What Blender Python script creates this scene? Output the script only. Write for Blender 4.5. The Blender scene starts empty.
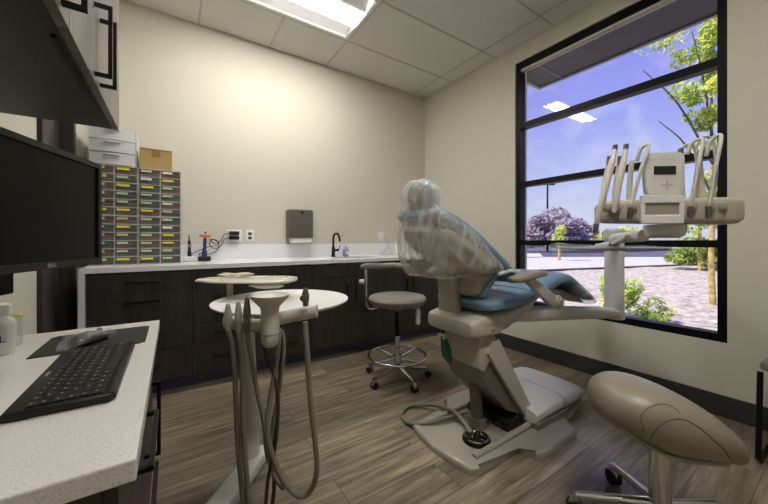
import bpy, bmesh, math, random
from mathutils import Vector, Matrix, noise
random.seed(7)
PI = math.pi
C = bpy.context.scene.collection
R_ = math.radians

# ---------------------------------------------------------------- materials
def lin(c):
    return tuple((v/12.92 if v <= .04045 else ((v+.055)/1.055)**2.4) for v in [x/255 for x in c])

def mat(name, rgb, rough=.5, metal=0, spec=.5, bump=None, coat=0, trans=0, emit=None, alpha=1, sss=0):
    m = bpy.data.materials.new(name); m.use_nodes = True
    nt = m.node_tree; b = nt.nodes['Principled BSDF']
    c = lin(rgb)
    b.inputs['Base Color'].default_value = (*c, 1)
    b.inputs['Roughness'].default_value = rough
    b.inputs['Metallic'].default_value = metal
    b.inputs['Specular IOR Level'].default_value = spec
    b.inputs['Coat Weight'].default_value = coat
    b.inputs['Transmission Weight'].default_value = trans
    b.inputs['Alpha'].default_value = alpha
    if emit:
        b.inputs['Emission Color'].default_value = (*lin(emit[0]), 1)
        b.inputs['Emission Strength'].default_value = emit[1]
    if bump:
        tc = nt.nodes.new('ShaderNodeTexCoord'); n = nt.nodes.new('ShaderNodeTexNoise')
        n.inputs['Scale'].default_value = bump[0]; n.inputs['Detail'].default_value = 4
        bp = nt.nodes.new('ShaderNodeBump'); bp.inputs['Strength'].default_value = bump[1]
        bp.inputs['Distance'].default_value = bump[2] if len(bump) > 2 else .002
        nt.links.new(tc.outputs['Object'], n.inputs['Vector'])
        nt.links.new(n.outputs['Fac'], bp.inputs['Height'])
        nt.links.new(bp.outputs['Normal'], b.inputs['Normal'])
    return m

def nodes(m):
    nt = m.node_tree
    return nt, nt.nodes['Principled BSDF']

def ramp(nt, stops, interp='LINEAR'):
    r = nt.nodes.new('ShaderNodeValToRGB'); cr = r.color_ramp; cr.interpolation = interp
    cr.elements[0].position = stops[0][0]; cr.elements[0].color = (*lin(stops[0][1]), 1)
    cr.elements[1].position = stops[-1][0]; cr.elements[1].color = (*lin(stops[-1][1]), 1)
    for p, c in stops[1:-1]:
        e = cr.elements.new(p); e.color = (*lin(c), 1)
    return r

def noise_color(m, scale, stops, vec=(1, 1, 1), detail=4, coord='Object', rough=.5, bump=0, bdist=.002):
    nt, b = nodes(m)
    tc = nt.nodes.new('ShaderNodeTexCoord'); mp = nt.nodes.new('ShaderNodeMapping')
    mp.inputs['Scale'].default_value = vec
    n = nt.nodes.new('ShaderNodeTexNoise'); n.inputs['Scale'].default_value = scale; n.inputs['Detail'].default_value = detail
    n.inputs['Roughness'].default_value = rough
    r = ramp(nt, stops)
    L = nt.links.new
    L(tc.outputs[coord], mp.inputs['Vector']); L(mp.outputs['Vector'], n.inputs['Vector'])
    L(n.outputs['Fac'], r.inputs['Fac']); L(r.outputs['Color'], b.inputs['Base Color'])
    if bump:
        bp = nt.nodes.new('ShaderNodeBump'); bp.inputs['Strength'].default_value = bump; bp.inputs['Distance'].default_value = bdist
        L(n.outputs['Fac'], bp.inputs['Height']); L(bp.outputs['Normal'], b.inputs['Normal'])
    return m

M = {}
M['wall'] = mat('wall_paint', (201, 197, 182), .75, bump=(180, .12, .001))
M['ceiling_tile'] = noise_color(mat('ceiling_tile', (216, 214, 208), .9), 160, [(.35, (204, 202, 197)), (.6, (232, 230, 225))], bump=.4)
M['grid'] = mat('ceiling_grid_metal', (190, 188, 182), .5)
M['black_frame'] = mat('black_aluminium', (5, 5, 8), .45, 0, .2)
M['baseboard'] = mat('rubber_base', (50, 50, 51), .55)
M['dark_wood'] = noise_color(mat('dark_laminate', (50, 45, 42), .42), 9, [(.3, (33, 30, 29)), (.5, (48, 43, 41)), (.7, (66, 60, 56))], vec=(5, 5, .35), detail=6, rough=.7)
M['dark_wood_pale'] = noise_color(mat('grey_laminate', (90, 84, 78), .42), 9, [(.3, (84, 77, 72)), (.5, (112, 104, 98)), (.7, (136, 127, 119))], vec=(5, 5, .35), detail=6, rough=.7)
M['dark_plain'] = mat('dark_melamine', (50, 47, 42), .5)
M['toe'] = mat('toe_kick_vinyl_sky_tint', (80, 78, 116), .3)  # black vinyl with the blue-violet sky reflection painted into its colour
M['black_metal'] = mat('black_metal', (15, 15, 16), .35, .5)
M['black_plastic'] = mat('black_plastic', (16, 16, 17), .42, spec=.35)
M['screen'] = mat('screen', (4, 4, 4), .3, spec=.12)
M['chrome'] = mat('chrome', (205, 205, 208), .12, 1)
M['steel'] = mat('brushed_steel', (135, 132, 128), .32, 1)
M['dark_steel'] = mat('dark_steel', (118, 115, 110), .34, .75)
M['white_plastic'] = mat('white_plastic', (226, 226, 224), .35)
M['cream_plastic'] = mat('cream_plastic', (192, 187, 176), .38)
M['beige_plastic'] = mat('warm_grey_plastic', (160, 153, 138), .42)
M['console_grey'] = mat('console_grey', (178, 171, 156), .4)
M['keypad_white'] = mat('keypad_white', (210, 209, 204), .35)
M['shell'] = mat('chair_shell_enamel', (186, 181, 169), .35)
M['shell_dark'] = mat('chair_shell_dark_grey', (108, 104, 98), .4)  # darker grey of the lift arm, cover skirt and other chair parts
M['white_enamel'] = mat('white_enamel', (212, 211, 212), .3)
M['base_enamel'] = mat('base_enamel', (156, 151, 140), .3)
M['blue'] = mat('blue_upholstery', (102, 132, 156), .42, bump=(220, .12, .001))
M['grey_vinyl'] = mat('grey_vinyl', (128, 124, 118), .4, bump=(260, .15, .001))
M['taupe_vinyl'] = mat('taupe_vinyl', (140, 132, 116), .38, bump=(260, .15, .001))
M['quartz_white'] = mat('white_quartz', (232, 232, 236), .22, bump=(200, .02))
M['seam'] = mat('seam_thread', (92, 86, 74), .6)
M['hose'] = mat('grey_hose', (126, 121, 108), .45)
M['hose_light'] = mat('light_hose', (178, 176, 168), .4)
M['hose_dark'] = mat('dark_hose', (60, 58, 54), .5)
M['rubber'] = mat('black_rubber', (20, 20, 20), .6)
M['cardboard'] = mat('cardboard', (176, 146, 92), .8)
M['tape'] = mat('packing_tape', (142, 112, 66), .4)
M['frost'] = mat('frosted_plastic', (236, 236, 238), .35, alpha=.66)
M['drawer_clear'] = mat('smoky_clear_plastic', (160, 162, 160), .25, alpha=.16)
M['organizer'] = mat('organizer_grey', (186, 186, 178), .45)
M['yellow'] = mat('yellow_label', (226, 214, 66), .6)
M['green_label'] = mat('pale_green_label', (186, 208, 164), .6)
M['white_label'] = mat('white_label', (232, 232, 226), .6)
M['red'] = mat('red_parts', (176, 52, 40), .5)
M['dark_red'] = mat('dark_parts', (66, 40, 40), .5)
M['blue_parts'] = mat('blue_parts', (44, 52, 110), .5)
M['orange'] = mat('orange_shield', (226, 118, 52), .3, alpha=.85)
M['purple'] = mat('purple_soap', (172, 150, 214), .2, alpha=.8)
M['clear'] = mat('clear_plastic', (220, 224, 226), .12, alpha=.35)
M['green_cloth'] = mat('green_tag', (22, 104, 76), .6)
M['blue_print'] = mat('blue_print', (40, 52, 128), .5)
M['grey_print'] = mat('grey_print', (150, 150, 150), .5)
M['lcd'] = mat('lcd', (34, 34, 30), .25)
M['paper'] = mat('paper', (236, 235, 228), .8)
M['lens'] = mat('light_lens', (255, 250, 235), .5, emit=((255, 251, 244), 1.0))
M['leaf_green'] = noise_color(mat('leaf_green', (150, 178, 60), .6), 3, [(.35, (130, 170, 50)), (.6, (232, 238, 110))])
M['leaf_bush'] = noise_color(mat('leaf_bush', (110, 150, 60), .6), 3, [(.35, (84, 118, 40)), (.6, (178, 190, 88))])
M['leaf_purple'] = noise_color(mat('leaf_purple', (96, 74, 98), .6), 2, [(.35, (118, 104, 126)), (.6, (196, 178, 186))])
M['bark'] = noise_color(mat('bark', (186, 158, 92), .8), 12, [(.35, (160, 130, 74)), (.6, (214, 188, 116))])
M['branch'] = mat('dark_branch', (92, 80, 62), .8)
M['asphalt'] = noise_color(mat('asphalt', (120, 118, 132), .9), 1.2, [(.35, (82, 78, 98)), (.6, (112, 108, 124))])
M['concrete'] = noise_color(mat('pale_concrete', (214, 210, 202), .9), 3, [(.35, (204, 200, 194)), (.6, (226, 222, 216))])
M['grass'] = mat('lawn', (120, 158, 60), .9)
M['fascia'] = mat('fascia_dark', (56, 58, 66), .6)
M['fascia_edge'] = mat('fascia_edge', (148, 144, 140), .6)
M['gravel'] = noise_color(mat('gravel', (190, 176, 160), .95), 7, [(.34, (120, 110, 118)), (.44, (190, 176, 158)), (.6, (238, 226, 204))], detail=8, rough=.75, bump=.8, bdist=.03)

def quartz():
    m = mat('quartz', (214, 210, 204), .28); nt, b = nodes(m); L = nt.links.new
    tc = nt.nodes.new('ShaderNodeTexCoord'); v = nt.nodes.new('ShaderNodeTexNoise')
    v.inputs['Scale'].default_value = 260; v.inputs['Detail'].default_value = 3; v.inputs['Roughness'].default_value = .7
    r = ramp(nt, [(.34, (176, 171, 162)), (.44, (204, 201, 195)), (.6, (211, 209, 204)), (.7, (226, 225, 221))])
    L(tc.outputs['Object'], v.inputs['Vector']); L(v.outputs['Fac'], r.inputs['Fac']); L(r.outputs['Color'], b.inputs['Base Color'])
    return m
M['quartz'] = quartz()

def floor_mat():
    m = mat('wood_plank_floor', (140, 124, 104), .3); nt, b = nodes(m); L = nt.links.new
    tc = nt.nodes.new('ShaderNodeTexCoord')
    br = nt.nodes.new('ShaderNodeTexBrick')
    br.offset = .37; br.inputs['Scale'].default_value = 1
    br.inputs['Brick Width'].default_value = 1.22; br.inputs['Row Height'].default_value = .18
    br.inputs['Mortar Size'].default_value = .0016; br.inputs['Mortar Smooth'].default_value = 0
    br.inputs['Color1'].default_value = (0, 0, 0, 1); br.inputs['Color2'].default_value = (1, 1, 1, 1)
    br.inputs['Mortar'].default_value = (.5, .5, .5, 1)
    L(tc.outputs['Object'], br.inputs['Vector'])
    # per plank offset of the grain
    mul = nt.nodes.new('ShaderNodeVectorMath'); mul.operation = 'SCALE'; mul.inputs['Scale'].default_value = 7.3
    L(br.outputs['Color'], mul.inputs[0])
    add = nt.nodes.new('ShaderNodeVectorMath'); add.operation = 'ADD'
    L(tc.outputs['Object'], add.inputs[0]); L(mul.outputs['Vector'], add.inputs[1])
    mp = nt.nodes.new('ShaderNodeMapping'); mp.inputs['Scale'].default_value = (2.0, 24, 1)
    L(add.outputs['Vector'], mp.inputs['Vector'])
    n = nt.nodes.new('ShaderNodeTexNoise'); n.inputs['Scale'].default_value = 1.5; n.inputs['Detail'].default_value = 7; n.inputs['Roughness'].default_value = .62
    n.inputs['Distortion'].default_value = .35
    L(mp.outputs['Vector'], n.inputs['Vector'])
    r = ramp(nt, [(.26, (84, 74, 60)), (.42, (126, 114, 95)), (.56, (156, 143, 121)), (.72, (186, 174, 150))])
    L(n.outputs['Fac'], r.inputs['Fac'])
    mix = nt.nodes.new('ShaderNodeMix'); mix.data_type = 'RGBA'; mix.blend_type = 'MULTIPLY'
    r2 = ramp(nt, [(0, (196, 196, 198)), (1, (250, 250, 250))]); L(br.outputs['Color'], r2.inputs['Fac'])
    mix.inputs['Factor'].default_value = 1
    L(r.outputs['Color'], mix.inputs['A']); L(r2.outputs['Color'], mix.inputs['B'])
    mix2 = nt.nodes.new('ShaderNodeMix'); mix2.data_type = 'RGBA'; mix2.inputs['B'].default_value = (*lin((70, 60, 48)), 1)
    L(br.outputs['Fac'], mix2.inputs['Factor']); L(mix.outputs['Result'], mix2.inputs['A'])
    L(mix2.outputs['Result'], b.inputs['Base Color'])
    bp = nt.nodes.new('ShaderNodeBump'); bp.inputs['Strength'].default_value = .12; bp.inputs['Distance'].default_value = .002
    L(n.outputs['Fac'], bp.inputs['Height']); L(bp.outputs['Normal'], b.inputs['Normal'])
    return m
M['floor'] = floor_mat()

def glass_mat():
    m = bpy.data.materials.new('window_glass'); m.use_nodes = True; nt = m.node_tree; nt.nodes.clear(); L = nt.links.new
    o = nt.nodes.new('ShaderNodeOutputMaterial'); t = nt.nodes.new('ShaderNodeBsdfTransparent'); g = nt.nodes.new('ShaderNodeBsdfGlossy')
    g.inputs['Roughness'].default_value = .01; t.inputs['Color'].default_value = (.96, .97, 1, 1)
    f = nt.nodes.new('ShaderNodeFresnel'); f.inputs['IOR'].default_value = 1.45
    mx = nt.nodes.new('ShaderNodeMixShader'); L(f.outputs['Fac'], mx.inputs['Fac']); L(t.outputs['BSDF'], mx.inputs[1]); L(g.outputs['BSDF'], mx.inputs[2])
    L(mx.outputs['Shader'], o.inputs['Surface']); return m
M['glass'] = glass_mat()

def film_mat(name, lo, hi, sc, tint=(235, 234, 228), bs=.9):
    m = bpy.data.materials.new(name); m.use_nodes = True; nt = m.node_tree; nt.nodes.clear(); L = nt.links.new
    o = nt.nodes.new('ShaderNodeOutputMaterial'); t = nt.nodes.new('ShaderNodeBsdfTransparent')
    p = nt.nodes.new('ShaderNodeBsdfPrincipled'); p.inputs['Roughness'].default_value = .22
    p.inputs['Base Color'].default_value = (*lin(tint), 1); p.inputs['Specular IOR Level'].default_value = .9
    tc = nt.nodes.new('ShaderNodeTexCoord'); mp = nt.nodes.new('ShaderNodeMapping'); mp.inputs['Scale'].default_value = (1, 1.4, .5)
    mp.inputs['Rotation'].default_value = (0, .7, 0)
    n = nt.nodes.new('ShaderNodeTexNoise'); n.inputs['Scale'].default_value = sc; n.inputs['Detail'].default_value = 5; n.inputs['Distortion'].default_value = 1.2
    mr = nt.nodes.new('ShaderNodeMapRange'); mr.inputs['From Min'].default_value = .3; mr.inputs['From Max'].default_value = .7
    mr.inputs['To Min'].default_value = lo; mr.inputs['To Max'].default_value = hi
    bp = nt.nodes.new('ShaderNodeBump'); bp.inputs['Strength'].default_value = bs; bp.inputs['Distance'].default_value = .012
    L(tc.outputs['Object'], mp.inputs['Vector']); L(mp.outputs['Vector'], n.inputs['Vector'])
    L(n.outputs['Fac'], mr.inputs['Value']); L(n.outputs['Fac'], bp.inputs['Height']); L(bp.outputs['Normal'], p.inputs['Normal'])
    mx = nt.nodes.new('ShaderNodeMixShader'); L(mr.outputs['Result'], mx.inputs['Fac'])
    L(t.outputs['BSDF'], mx.inputs[1]); L(p.outputs['BSDF'], mx.inputs[2]); L(mx.outputs['Shader'], o.inputs['Surface']); return m
M['film'] = film_mat('plastic_film', .13, .58, 11)
M['film_thin'] = film_mat('thin_plastic_film', .04, .25, 20)
M['film_tray'] = film_mat('tray_film', .55, .8, 3, (228, 224, 206), .1)
M['film_white'] = film_mat('milky_plastic_film', .45, .85, 20)

# ---------------------------------------------------------------- mesh builder
def smooth_path(pts, n=8, closed=False):
    P = [Vector(p) for p in pts]; out = []
    N = len(P)
    rng = range(N if closed else N-1)
    for i in rng:
        p0 = P[(i-1) % N] if (closed or i > 0) else P[0]*2-P[1]
        p1 = P[i]; p2 = P[(i+1) % N]
        p3 = P[(i+2) % N] if (closed or i+2 < N) else P[-1]*2-P[-2]
        for k in range(n):
            t = k/n
            out.append(.5*((2*p1)+(-p0+p2)*t+(2*p0-5*p1+4*p2-p3)*t*t+(-p0+3*p1-3*p2+p3)*t**3))
    if not closed: out.append(P[-1])
    return out

class MB:
    def __init__(s): s.bm = bmesh.new()
    def box(s, c, d, rz=0, bevel=0, rot=None, seg=2):
        r = bmesh.ops.create_cube(s.bm, size=1)
        m = Matrix.Translation(c) @ (rot if rot is not None else Matrix.Rotation(rz, 4, 'Z')) @ Matrix.Diagonal((d[0], d[1], d[2], 1))
        vs = r['verts']; bmesh.ops.transform(s.bm, matrix=m, verts=vs)
        if bevel:
            es = list({e for v in vs for e in v.link_edges})
            bmesh.ops.bevel(s.bm, geom=es, offset=bevel, segments=seg, affect='EDGES', profile=.5)
        return s
    def bb(s, x0, x1, y0, y1, z0, z1, bevel=0, seg=2):
        return s.box(((x0+x1)/2, (y0+y1)/2, (z0+z1)/2), (abs(x1-x0), abs(y1-y0), abs(z1-z0)), bevel=bevel, seg=seg)
    def ring_loft(s, rings, cap=True, closed=False):
        vr = [[s.bm.verts.new(p) for p in r] for r in rings]; n = len(vr[0])
        m = len(vr)
        for i in range(m if closed else m-1):
            a, b = vr[i], vr[(i+1) % m]
            for k in range(n):
                s.bm.faces.new((a[k], a[(k+1) % n], b[(k+1) % n], b[k]))
        if cap and not closed:
            s.bm.faces.new(list(reversed(vr[0]))); s.bm.faces.new(vr[-1])
        return s
    def tube(s, pts, r, seg=10, smooth=0, closed=False):
        P = smooth_path(pts, smooth, closed) if smooth else [Vector(p) for p in pts]
        N = len(P); rad = r if callable(r) else (lambda t: r)
        rings = []; up = None
        for i, p in enumerate(P):
            a = P[(i-1) % N] if (closed or i > 0) else p
            b = P[(i+1) % N] if (closed or i < N-1) else p
            d = (b-a).normalized()
            if up is None:
                up = Vector((0, 0, 1)) if abs(d.z) < .9 else Vector((1, 0, 0))
            u = (up - d*up.dot(d)).normalized(); v = d.cross(u); up = u
            rr = rad(i/max(1, N-1))
            rings.append([p + (u*math.cos(2*PI*k/seg)+v*math.sin(2*PI*k/seg))*rr for k in range(seg)])
        return s.ring_loft(rings, closed=closed)
    def cyl(s, p0, p1, r0, r1=None, seg=24):
        r1 = r0 if r1 is None else r1
        return s.tube([p0, p1], lambda t: r0+(r1-r0)*t, seg)
    def lathe(s, prof, c=(0, 0, 0), seg=32, axis=None):
        c = Vector(c); rings = []
        q = Vector((0, 0, 1)).rotation_difference(Vector(axis).normalized()) if axis is not None else None
        for r, z in prof:
            ring = []
            for k in range(seg):
                v = Vector((r*math.cos(2*PI*k/seg), r*math.sin(2*PI*k/seg), z))
                if q: v = q @ v
                ring.append(c+v)
            rings.append(ring)
        return s.ring_loft(rings)
    def prism(s, pts, z0, z1, bevel=0, seg=3):
        lo = [s.bm.verts.new((x, y, z0)) for x, y in pts]; hi = [s.bm.verts.new((x, y, z1)) for x, y in pts]
        n = len(pts); s.bm.faces.new(list(reversed(lo))); top = s.bm.faces.new(hi)
        for k in range(n): s.bm.faces.new((lo[k], lo[(k+1) % n], hi[(k+1) % n], hi[k]))
        if bevel: bmesh.ops.bevel(s.bm, geom=list(top.edges), offset=bevel, segments=seg, affect='EDGES', profile=.5)
        return s
    def body(s, secs, n=24, e=2.6):
        """superellipse sections: (centre, u, v, hu, hv)"""
        rings = []
        for c, u, v, hu, hv in secs:
            c, u, v = Vector(c), Vector(u).normalized(), Vector(v).normalized(); ring = []
            for k in range(n):
                a = 2*PI*k/n; ca, sa = math.cos(a), math.sin(a)
                ring.append(c + u*hu*math.copysign(abs(ca)**(2/e), ca) + v*hv*math.copysign(abs(sa)**(2/e), sa))
            rings.append(ring)
        return s.ring_loft(rings)
    def xform(s, m):
        bmesh.ops.transform(s.bm, matrix=m, verts=s.bm.verts); return s
    def jitter(s, amp, sc=8, seed=0):
        for v in s.bm.verts:
            v.co += noise.noise_vector(v.co*sc+Vector((seed, 0, 0)))*amp
        return s

def world_loc(o):
    l = Vector((0, 0, 0))
    while o: l += o.location; o = o.parent
    return l

def obj(name, mb, m, parent=None, smooth=True, local=False, sub=0, loc=None):
    """links the builder's mesh as ONE object. local=False: built in world coordinates."""
    me = bpy.data.meshes.new(name)
    bm = mb.bm
    bmesh.ops.recalc_face_normals(bm, faces=bm.faces)
    off = Vector((0, 0, 0))
    if not local:
        if parent: off = world_loc(parent)
        elif loc is not None: off = Vector(loc)
        else:
            xs = [v.co for v in bm.verts]
            off = Vector(((min(v.x for v in xs)+max(v.x for v in xs))/2, (min(v.y for v in xs)+max(v.y for v in xs))/2, min(v.z for v in xs)))
        for v in bm.verts: v.co -= off
    bm.to_mesh(me); bm.free()
    if isinstance(m, str): m = M[m]
    me.materials.append(m)
    if smooth:
        for p in me.polygons: p.use_smooth = True
    o = bpy.data.objects.new(name, me); C.objects.link(o)
    if parent: o.parent = parent
    elif local: o.location = loc or (0, 0, 0)
    else: o.location = off
    if smooth:
        me.set_sharp_from_angle(angle=R_(38))
    if sub:
        md = o.modifiers.new('sub', 'SUBSURF'); md.levels = sub; md.render_levels = sub
    return o

def tag(o, label, cat=None, group=None, kind=None):
    if label: o['label'] = label
    if cat: o['category'] = cat
    if group: o['group'] = group
    if kind: o['kind'] = kind
    return o

def thing(name, label, cat, loc=(0, 0, 0), rz=0, group=None):
    o = bpy.data.objects.new(name, None); C.objects.link(o); o.location = loc; o.rotation_euler = (0, 0, rz)
    o.empty_display_size = .05
    return tag(o, label, cat, group)

def struct(name, mb, m, label=None, parent=None, smooth=False):
    o = obj(name, mb, m, parent, smooth=smooth)
    if not parent: o['kind'] = 'structure'
    if label: o['label'] = label
    return o

def copy_tree(o, parent=None):
    c = o.copy(); C.objects.link(c)
    if parent: c.parent = parent
    for ch in list(o.children): copy_tree(ch, c)
    return c

def text(name, s, size, m, parent, loc, rot, depth=.0006):
    cu = bpy.data.curves.new(name, 'FONT'); cu.body = s; cu.size = size; cu.extrude = depth
    cu.align_x = 'CENTER'; cu.align_y = 'CENTER'; cu.materials.append(M[m])
    tmp = bpy.data.objects.new('tmp_text', cu); C.objects.link(tmp); dg = bpy.context.evaluated_depsgraph_get(); dg.update()
    me = bpy.data.meshes.new_from_object(tmp.evaluated_get(dg)); me.name = name
    bpy.data.objects.remove(tmp); bpy.data.curves.remove(cu)
    o = bpy.data.objects.new(name, me); C.objects.link(o); o.parent = parent; o.location = loc; o.rotation_euler = rot
    return o

# ---------------------------------------------------------------- frame constants
H = 1.09                       # eye height
FW = Vector((.5527, .8334, 0)); RT = Vector((.8334, -.5527, 0))
VIEW_RZ = math.atan2(-.5527, .8334)
XL, XR, YB, YN, ZC = -.56, 2.834, 3.28, -2.4, 3.02
# ================================================================ ROOM
struct('floor', MB().bb(XL-.15, XR+.0, YN-.15, YB+.15, -.1, 0), 'floor', 'grey-brown wood plank floor')
struct('wall_back', MB().bb(XL-.15, XR+.2, YB, YB+.15, -.1, ZC+.1), 'wall', 'beige painted back wall above the counter')
struct('wall_near', MB().bb(XL-.15, XR+.2, YN-.15, YN, -.1, ZC+.1), 'wall')
WY0, WY1, WZ0, WZ1 = .462, 1.915, .455, 2.845
mb = MB()
mb.bb(XR, XR+.2, YN, WY0, -.1, ZC+.1).bb(XR, XR+.2, WY1, YB, -.1, ZC+.1)
mb.bb(XR, XR+.2, WY0, WY1, -.1, WZ0).bb(XR, XR+.2, WY0, WY1, WZ1, ZC+.1)
struct('wall_right', mb, 'wall', 'beige painted wall around the tall window')
DY0, DY1 = 2.25, 2.90
mb = MB()
mb.bb(XL-.15, XL, YN, DY0, -.1, ZC+.1).bb(XL-.15, XL, DY1, YB, -.1, ZC+.1).bb(XL-.15, XL, DY0, DY1, 2.2, ZC+.1)
struct('wall_left', mb, 'wall', 'beige painted wall behind the desk')
d = struct('door_1', MB().bb(XL-.12, XL-.05, DY0, DY1, 0, 2.2), 'dark_wood', 'dark wood door panel past the desk')
obj('door_frame', MB().bb(XL-.14, XL+.02, DY0-.0, DY0+.10, 0, 2.2).bb(XL-.14, XL+.02, DY1-.05, DY1+.005, 0, 2.2), 'dark_wood', d, smooth=False)
obj('door_dark_gap', MB().bb(XL-.049, XL+.008, DY0+.101, DY0+.24, 0, 2.19), 'black_metal', d, smooth=False)  # solid black strip stands in for the shaded recess beside the leaf
obj('closer_arm', MB().bb(XL+.009, XL+.03, DY0+.14, DY0+.20, 1.84, 1.87, bevel=.004), 'steel', d)

# ceiling: tiles plus T grid, the fixture opening left free
LX0, LX1, LY0, LY1 = .17, 1.395, 2.14, 2.745
LB0, LB1 = -.31, .30         # second fixture: unseen, added as fill above the camera
mb = MB()
def slab_with_holes(mb, holes, z0, z1):
    x0, x1, y0, y1 = XL-.15, XR+.2, YN-.15, YB+.15
    ys = sorted({y0, y1, *[h[2] for h in holes], *[h[3] for h in holes]})
    for a, b in zip(ys, ys[1:]):
        xs = [x0]
        for h in holes:
            if h[2] <= a and h[3] >= b: xs += [h[0], h[1]]
        xs.append(x1)
        for i in range(0, len(xs), 2): mb.bb(xs[i], xs[i+1], a, b, z0, z1)
LIGHTS = [(LX0, LX1, LY0, LY1), (LX0, LX1, -.30, .305)]  # last entry is an unseen fixture added as fill light
slab_with_holes(mb, LIGHTS, ZC, ZC+.1)
ce = struct('ceiling', mb, 'ceiling_tile', 'suspended ceiling of off-white acoustic tiles')
mb = MB()
gx = [.19-.61, .80-.61, .80, 1.405, 2.02, 2.63]
gy = [2.76-.61*k for k in range(0, 9)]
for y in gy:
    if y < YN: continue
    for a, b in ([(XL, XR)]): mb.bb(a, b, y-.008, y+.008, ZC-.004, ZC+.001)
for x in gx:
    segs = [(YN, YB)]
    if x == .80: segs = [(2.76, YB), (.32, 2.13), (YN, -.31)]
    if x == 2.02: continue
    for a, b in segs: mb.bb(x-.008, x+.008, a, b, ZC-.0035, ZC+.001)
obj('ceiling_grid', mb, 'grid', ce, smooth=False)
mb = MB()
for x0, x1, y0, y1 in LIGHTS: pass
for i, (x0, x1, y0, y1) in enumerate(LIGHTS):
    lt = thing('ceiling_light', ['recessed rectangular ceiling light over the counter side of the room', 'unseen recessed ceiling light added for fill above the camera', 'recessed ceiling light at the rear of the room'][i], 'ceiling light', ((x0+x1)/2, (y0+y1)/2, ZC), group='recessed ceiling lights')
    f = MB(); w = .03
    f.bb(x0, x1, y0, y0+w, ZC-.008, ZC+.02).bb(x0, x1, y1-w, y1, ZC-.008, ZC+.02).bb(x0, x0+w, y0+w, y1-w, ZC-.008, ZC+.02).bb(x1-w, x1, y0+w, y1-w, ZC-.008, ZC+.02)
    f.bb(x0, x1, y0, y1, ZC+.095, ZC+.11)
    obj('light_frame', f, 'white_plastic', lt, smooth=False)
    ym = (y0+y1)/2
    for sgn in (-1, 1):     # curved side reflectors
        prof = []
        for k in range(9):
            t = k/8; yy = ym+sgn*(.10+(.17)*t); zz = ZC+.002+.075*math.sin(PI*t*.95)
            prof.append((yy, zz))
        g = MB(); vs = [[g.bm.verts.new((xx, yy, zz)) for yy, zz in prof] for xx in (x0+w, x1-w)]
        for k in range(8): g.bm.faces.new((vs[0][k], vs[0][k+1], vs[1][k+1], vs[1][k]))
        obj('reflector', g, 'white_enamel', lt)
    obj('light_lens', MB().bb(x0+w, x1-w, ym-.10, ym+.10, ZC-.006, ZC+.012, bevel=.004), 'lens', lt, smooth=False)

# baseboards
struct('baseboard_right', MB().bb(XR-.012, XR, YN, YB, 0, .135, bevel=.004), 'baseboard', 'dark grey rubber baseboard under the window')
struct('baseboard_left', MB().bb(XL, XL+.012, YN, DY0, 0, .135), 'baseboard')
struct('baseboard_near', MB().bb(XL, XR, YN, YN+.012, 0, .135), 'baseboard')

# window
wx0, wx1 = XR+.018, XR+.10
fr = MB(); fw = .046
fr.bb(wx0, wx1, WY0, WY0+fw, WZ0, WZ1).bb(wx0, wx1, WY1-fw, WY1, WZ0, WZ1)
fr.bb(wx0, wx1, WY0+fw, WY1-fw, WZ0, WZ0+.05).bb(wx0, wx1, WY0+fw, WY1-fw, WZ1-.06, WZ1)
wn = struct('window_1', fr, 'black_frame', 'tall black-framed window with four stacked panes')
levels = [(1.045, 1.092), (1.615, 1.665), (2.19, 2.245)]
for a, b in levels: obj('mullion', MB().bb(wx0+.004, wx1-.004, WY0+fw, WY1-fw, a, b), 'black_frame', wn, smooth=False)
zs = [WZ0+.05, 1.045, 1.092, 1.615, 1.665, 2.19, 2.245, WZ1-.06]
for k in range(4):
    g = MB(); vs = [g.bm.verts.new(p) for p in ((XR+.06, WY0+fw, zs[2*k]), (XR+.06, WY1-fw, zs[2*k]), (XR+.06, WY1-fw, zs[2*k+1]), (XR+.06, WY0+fw, zs[2*k+1]))]
    g.bm.faces.new(vs); obj('window_pane', g, 'glass', wn, smooth=False)
obj('blind_headrail', MB().bb(wx0+.01, wx1-.02, WY0+fw, WY1-fw, WZ1-.088, WZ1-.066), 'grid', wn, smooth=False)

# overhang outside
e = struct('trim_1', MB().bb(XR+.2, 3.80, -3, 2.22, 3.0, 3.3), 'fascia', 'dark roof overhang outside the window')
obj('fascia_edge', MB().bb(3.80, 3.84, -3, 2.26, 2.985, 3.3).bb(XR+.2, 3.80, 2.22, 2.26, 2.985, 3.3), 'fascia_edge', e, smooth=False)
obj('soffit_seam', MB().bb(XR+.2, 3.79, 1.95, 1.962, 2.993, 3.0).bb(3.3, 3.31, -3, 2.2, 2.993, 3.0), 'fascia_edge', e, smooth=False)

# ================================================================ BACK COUNTER
CZ = .914; CYF = 2.68; CX0 = -.49; FY = 2.70; TY = 2.80
SX0, SX1, SY0, SY1 = 1.36, 1.86, 2.80, 3.12
ct = MB(); z0 = CZ-.032
ct.bb(CX0, SX0, CYF, YB-.001, z0, CZ).bb(SX1, XR-.001, CYF, YB-.001, z0, CZ).bb(SX0, SX1, CYF, SY0, z0, CZ).bb(SX0, SX1, SY1, YB-.001, z0, CZ)
t = thing('quartz_countertop', 'long white quartz countertop with backsplash along the back wall', 'countertop', (1.1, 2.98, z0))
obj('counter_slab', ct, 'quartz_white', t, smooth=False)
obj('backsplash', MB().bb(CX0, XR-.001, YB-.02, YB-.001, CZ, 1.055), 'quartz_white', t, smooth=False)
obj('end_panel', MB().bb(CX0, CX0+.03, CYF, YB, 0, z0), 'quartz_white', t, smooth=False)
s = MB(); zb = z0-.18
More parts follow.
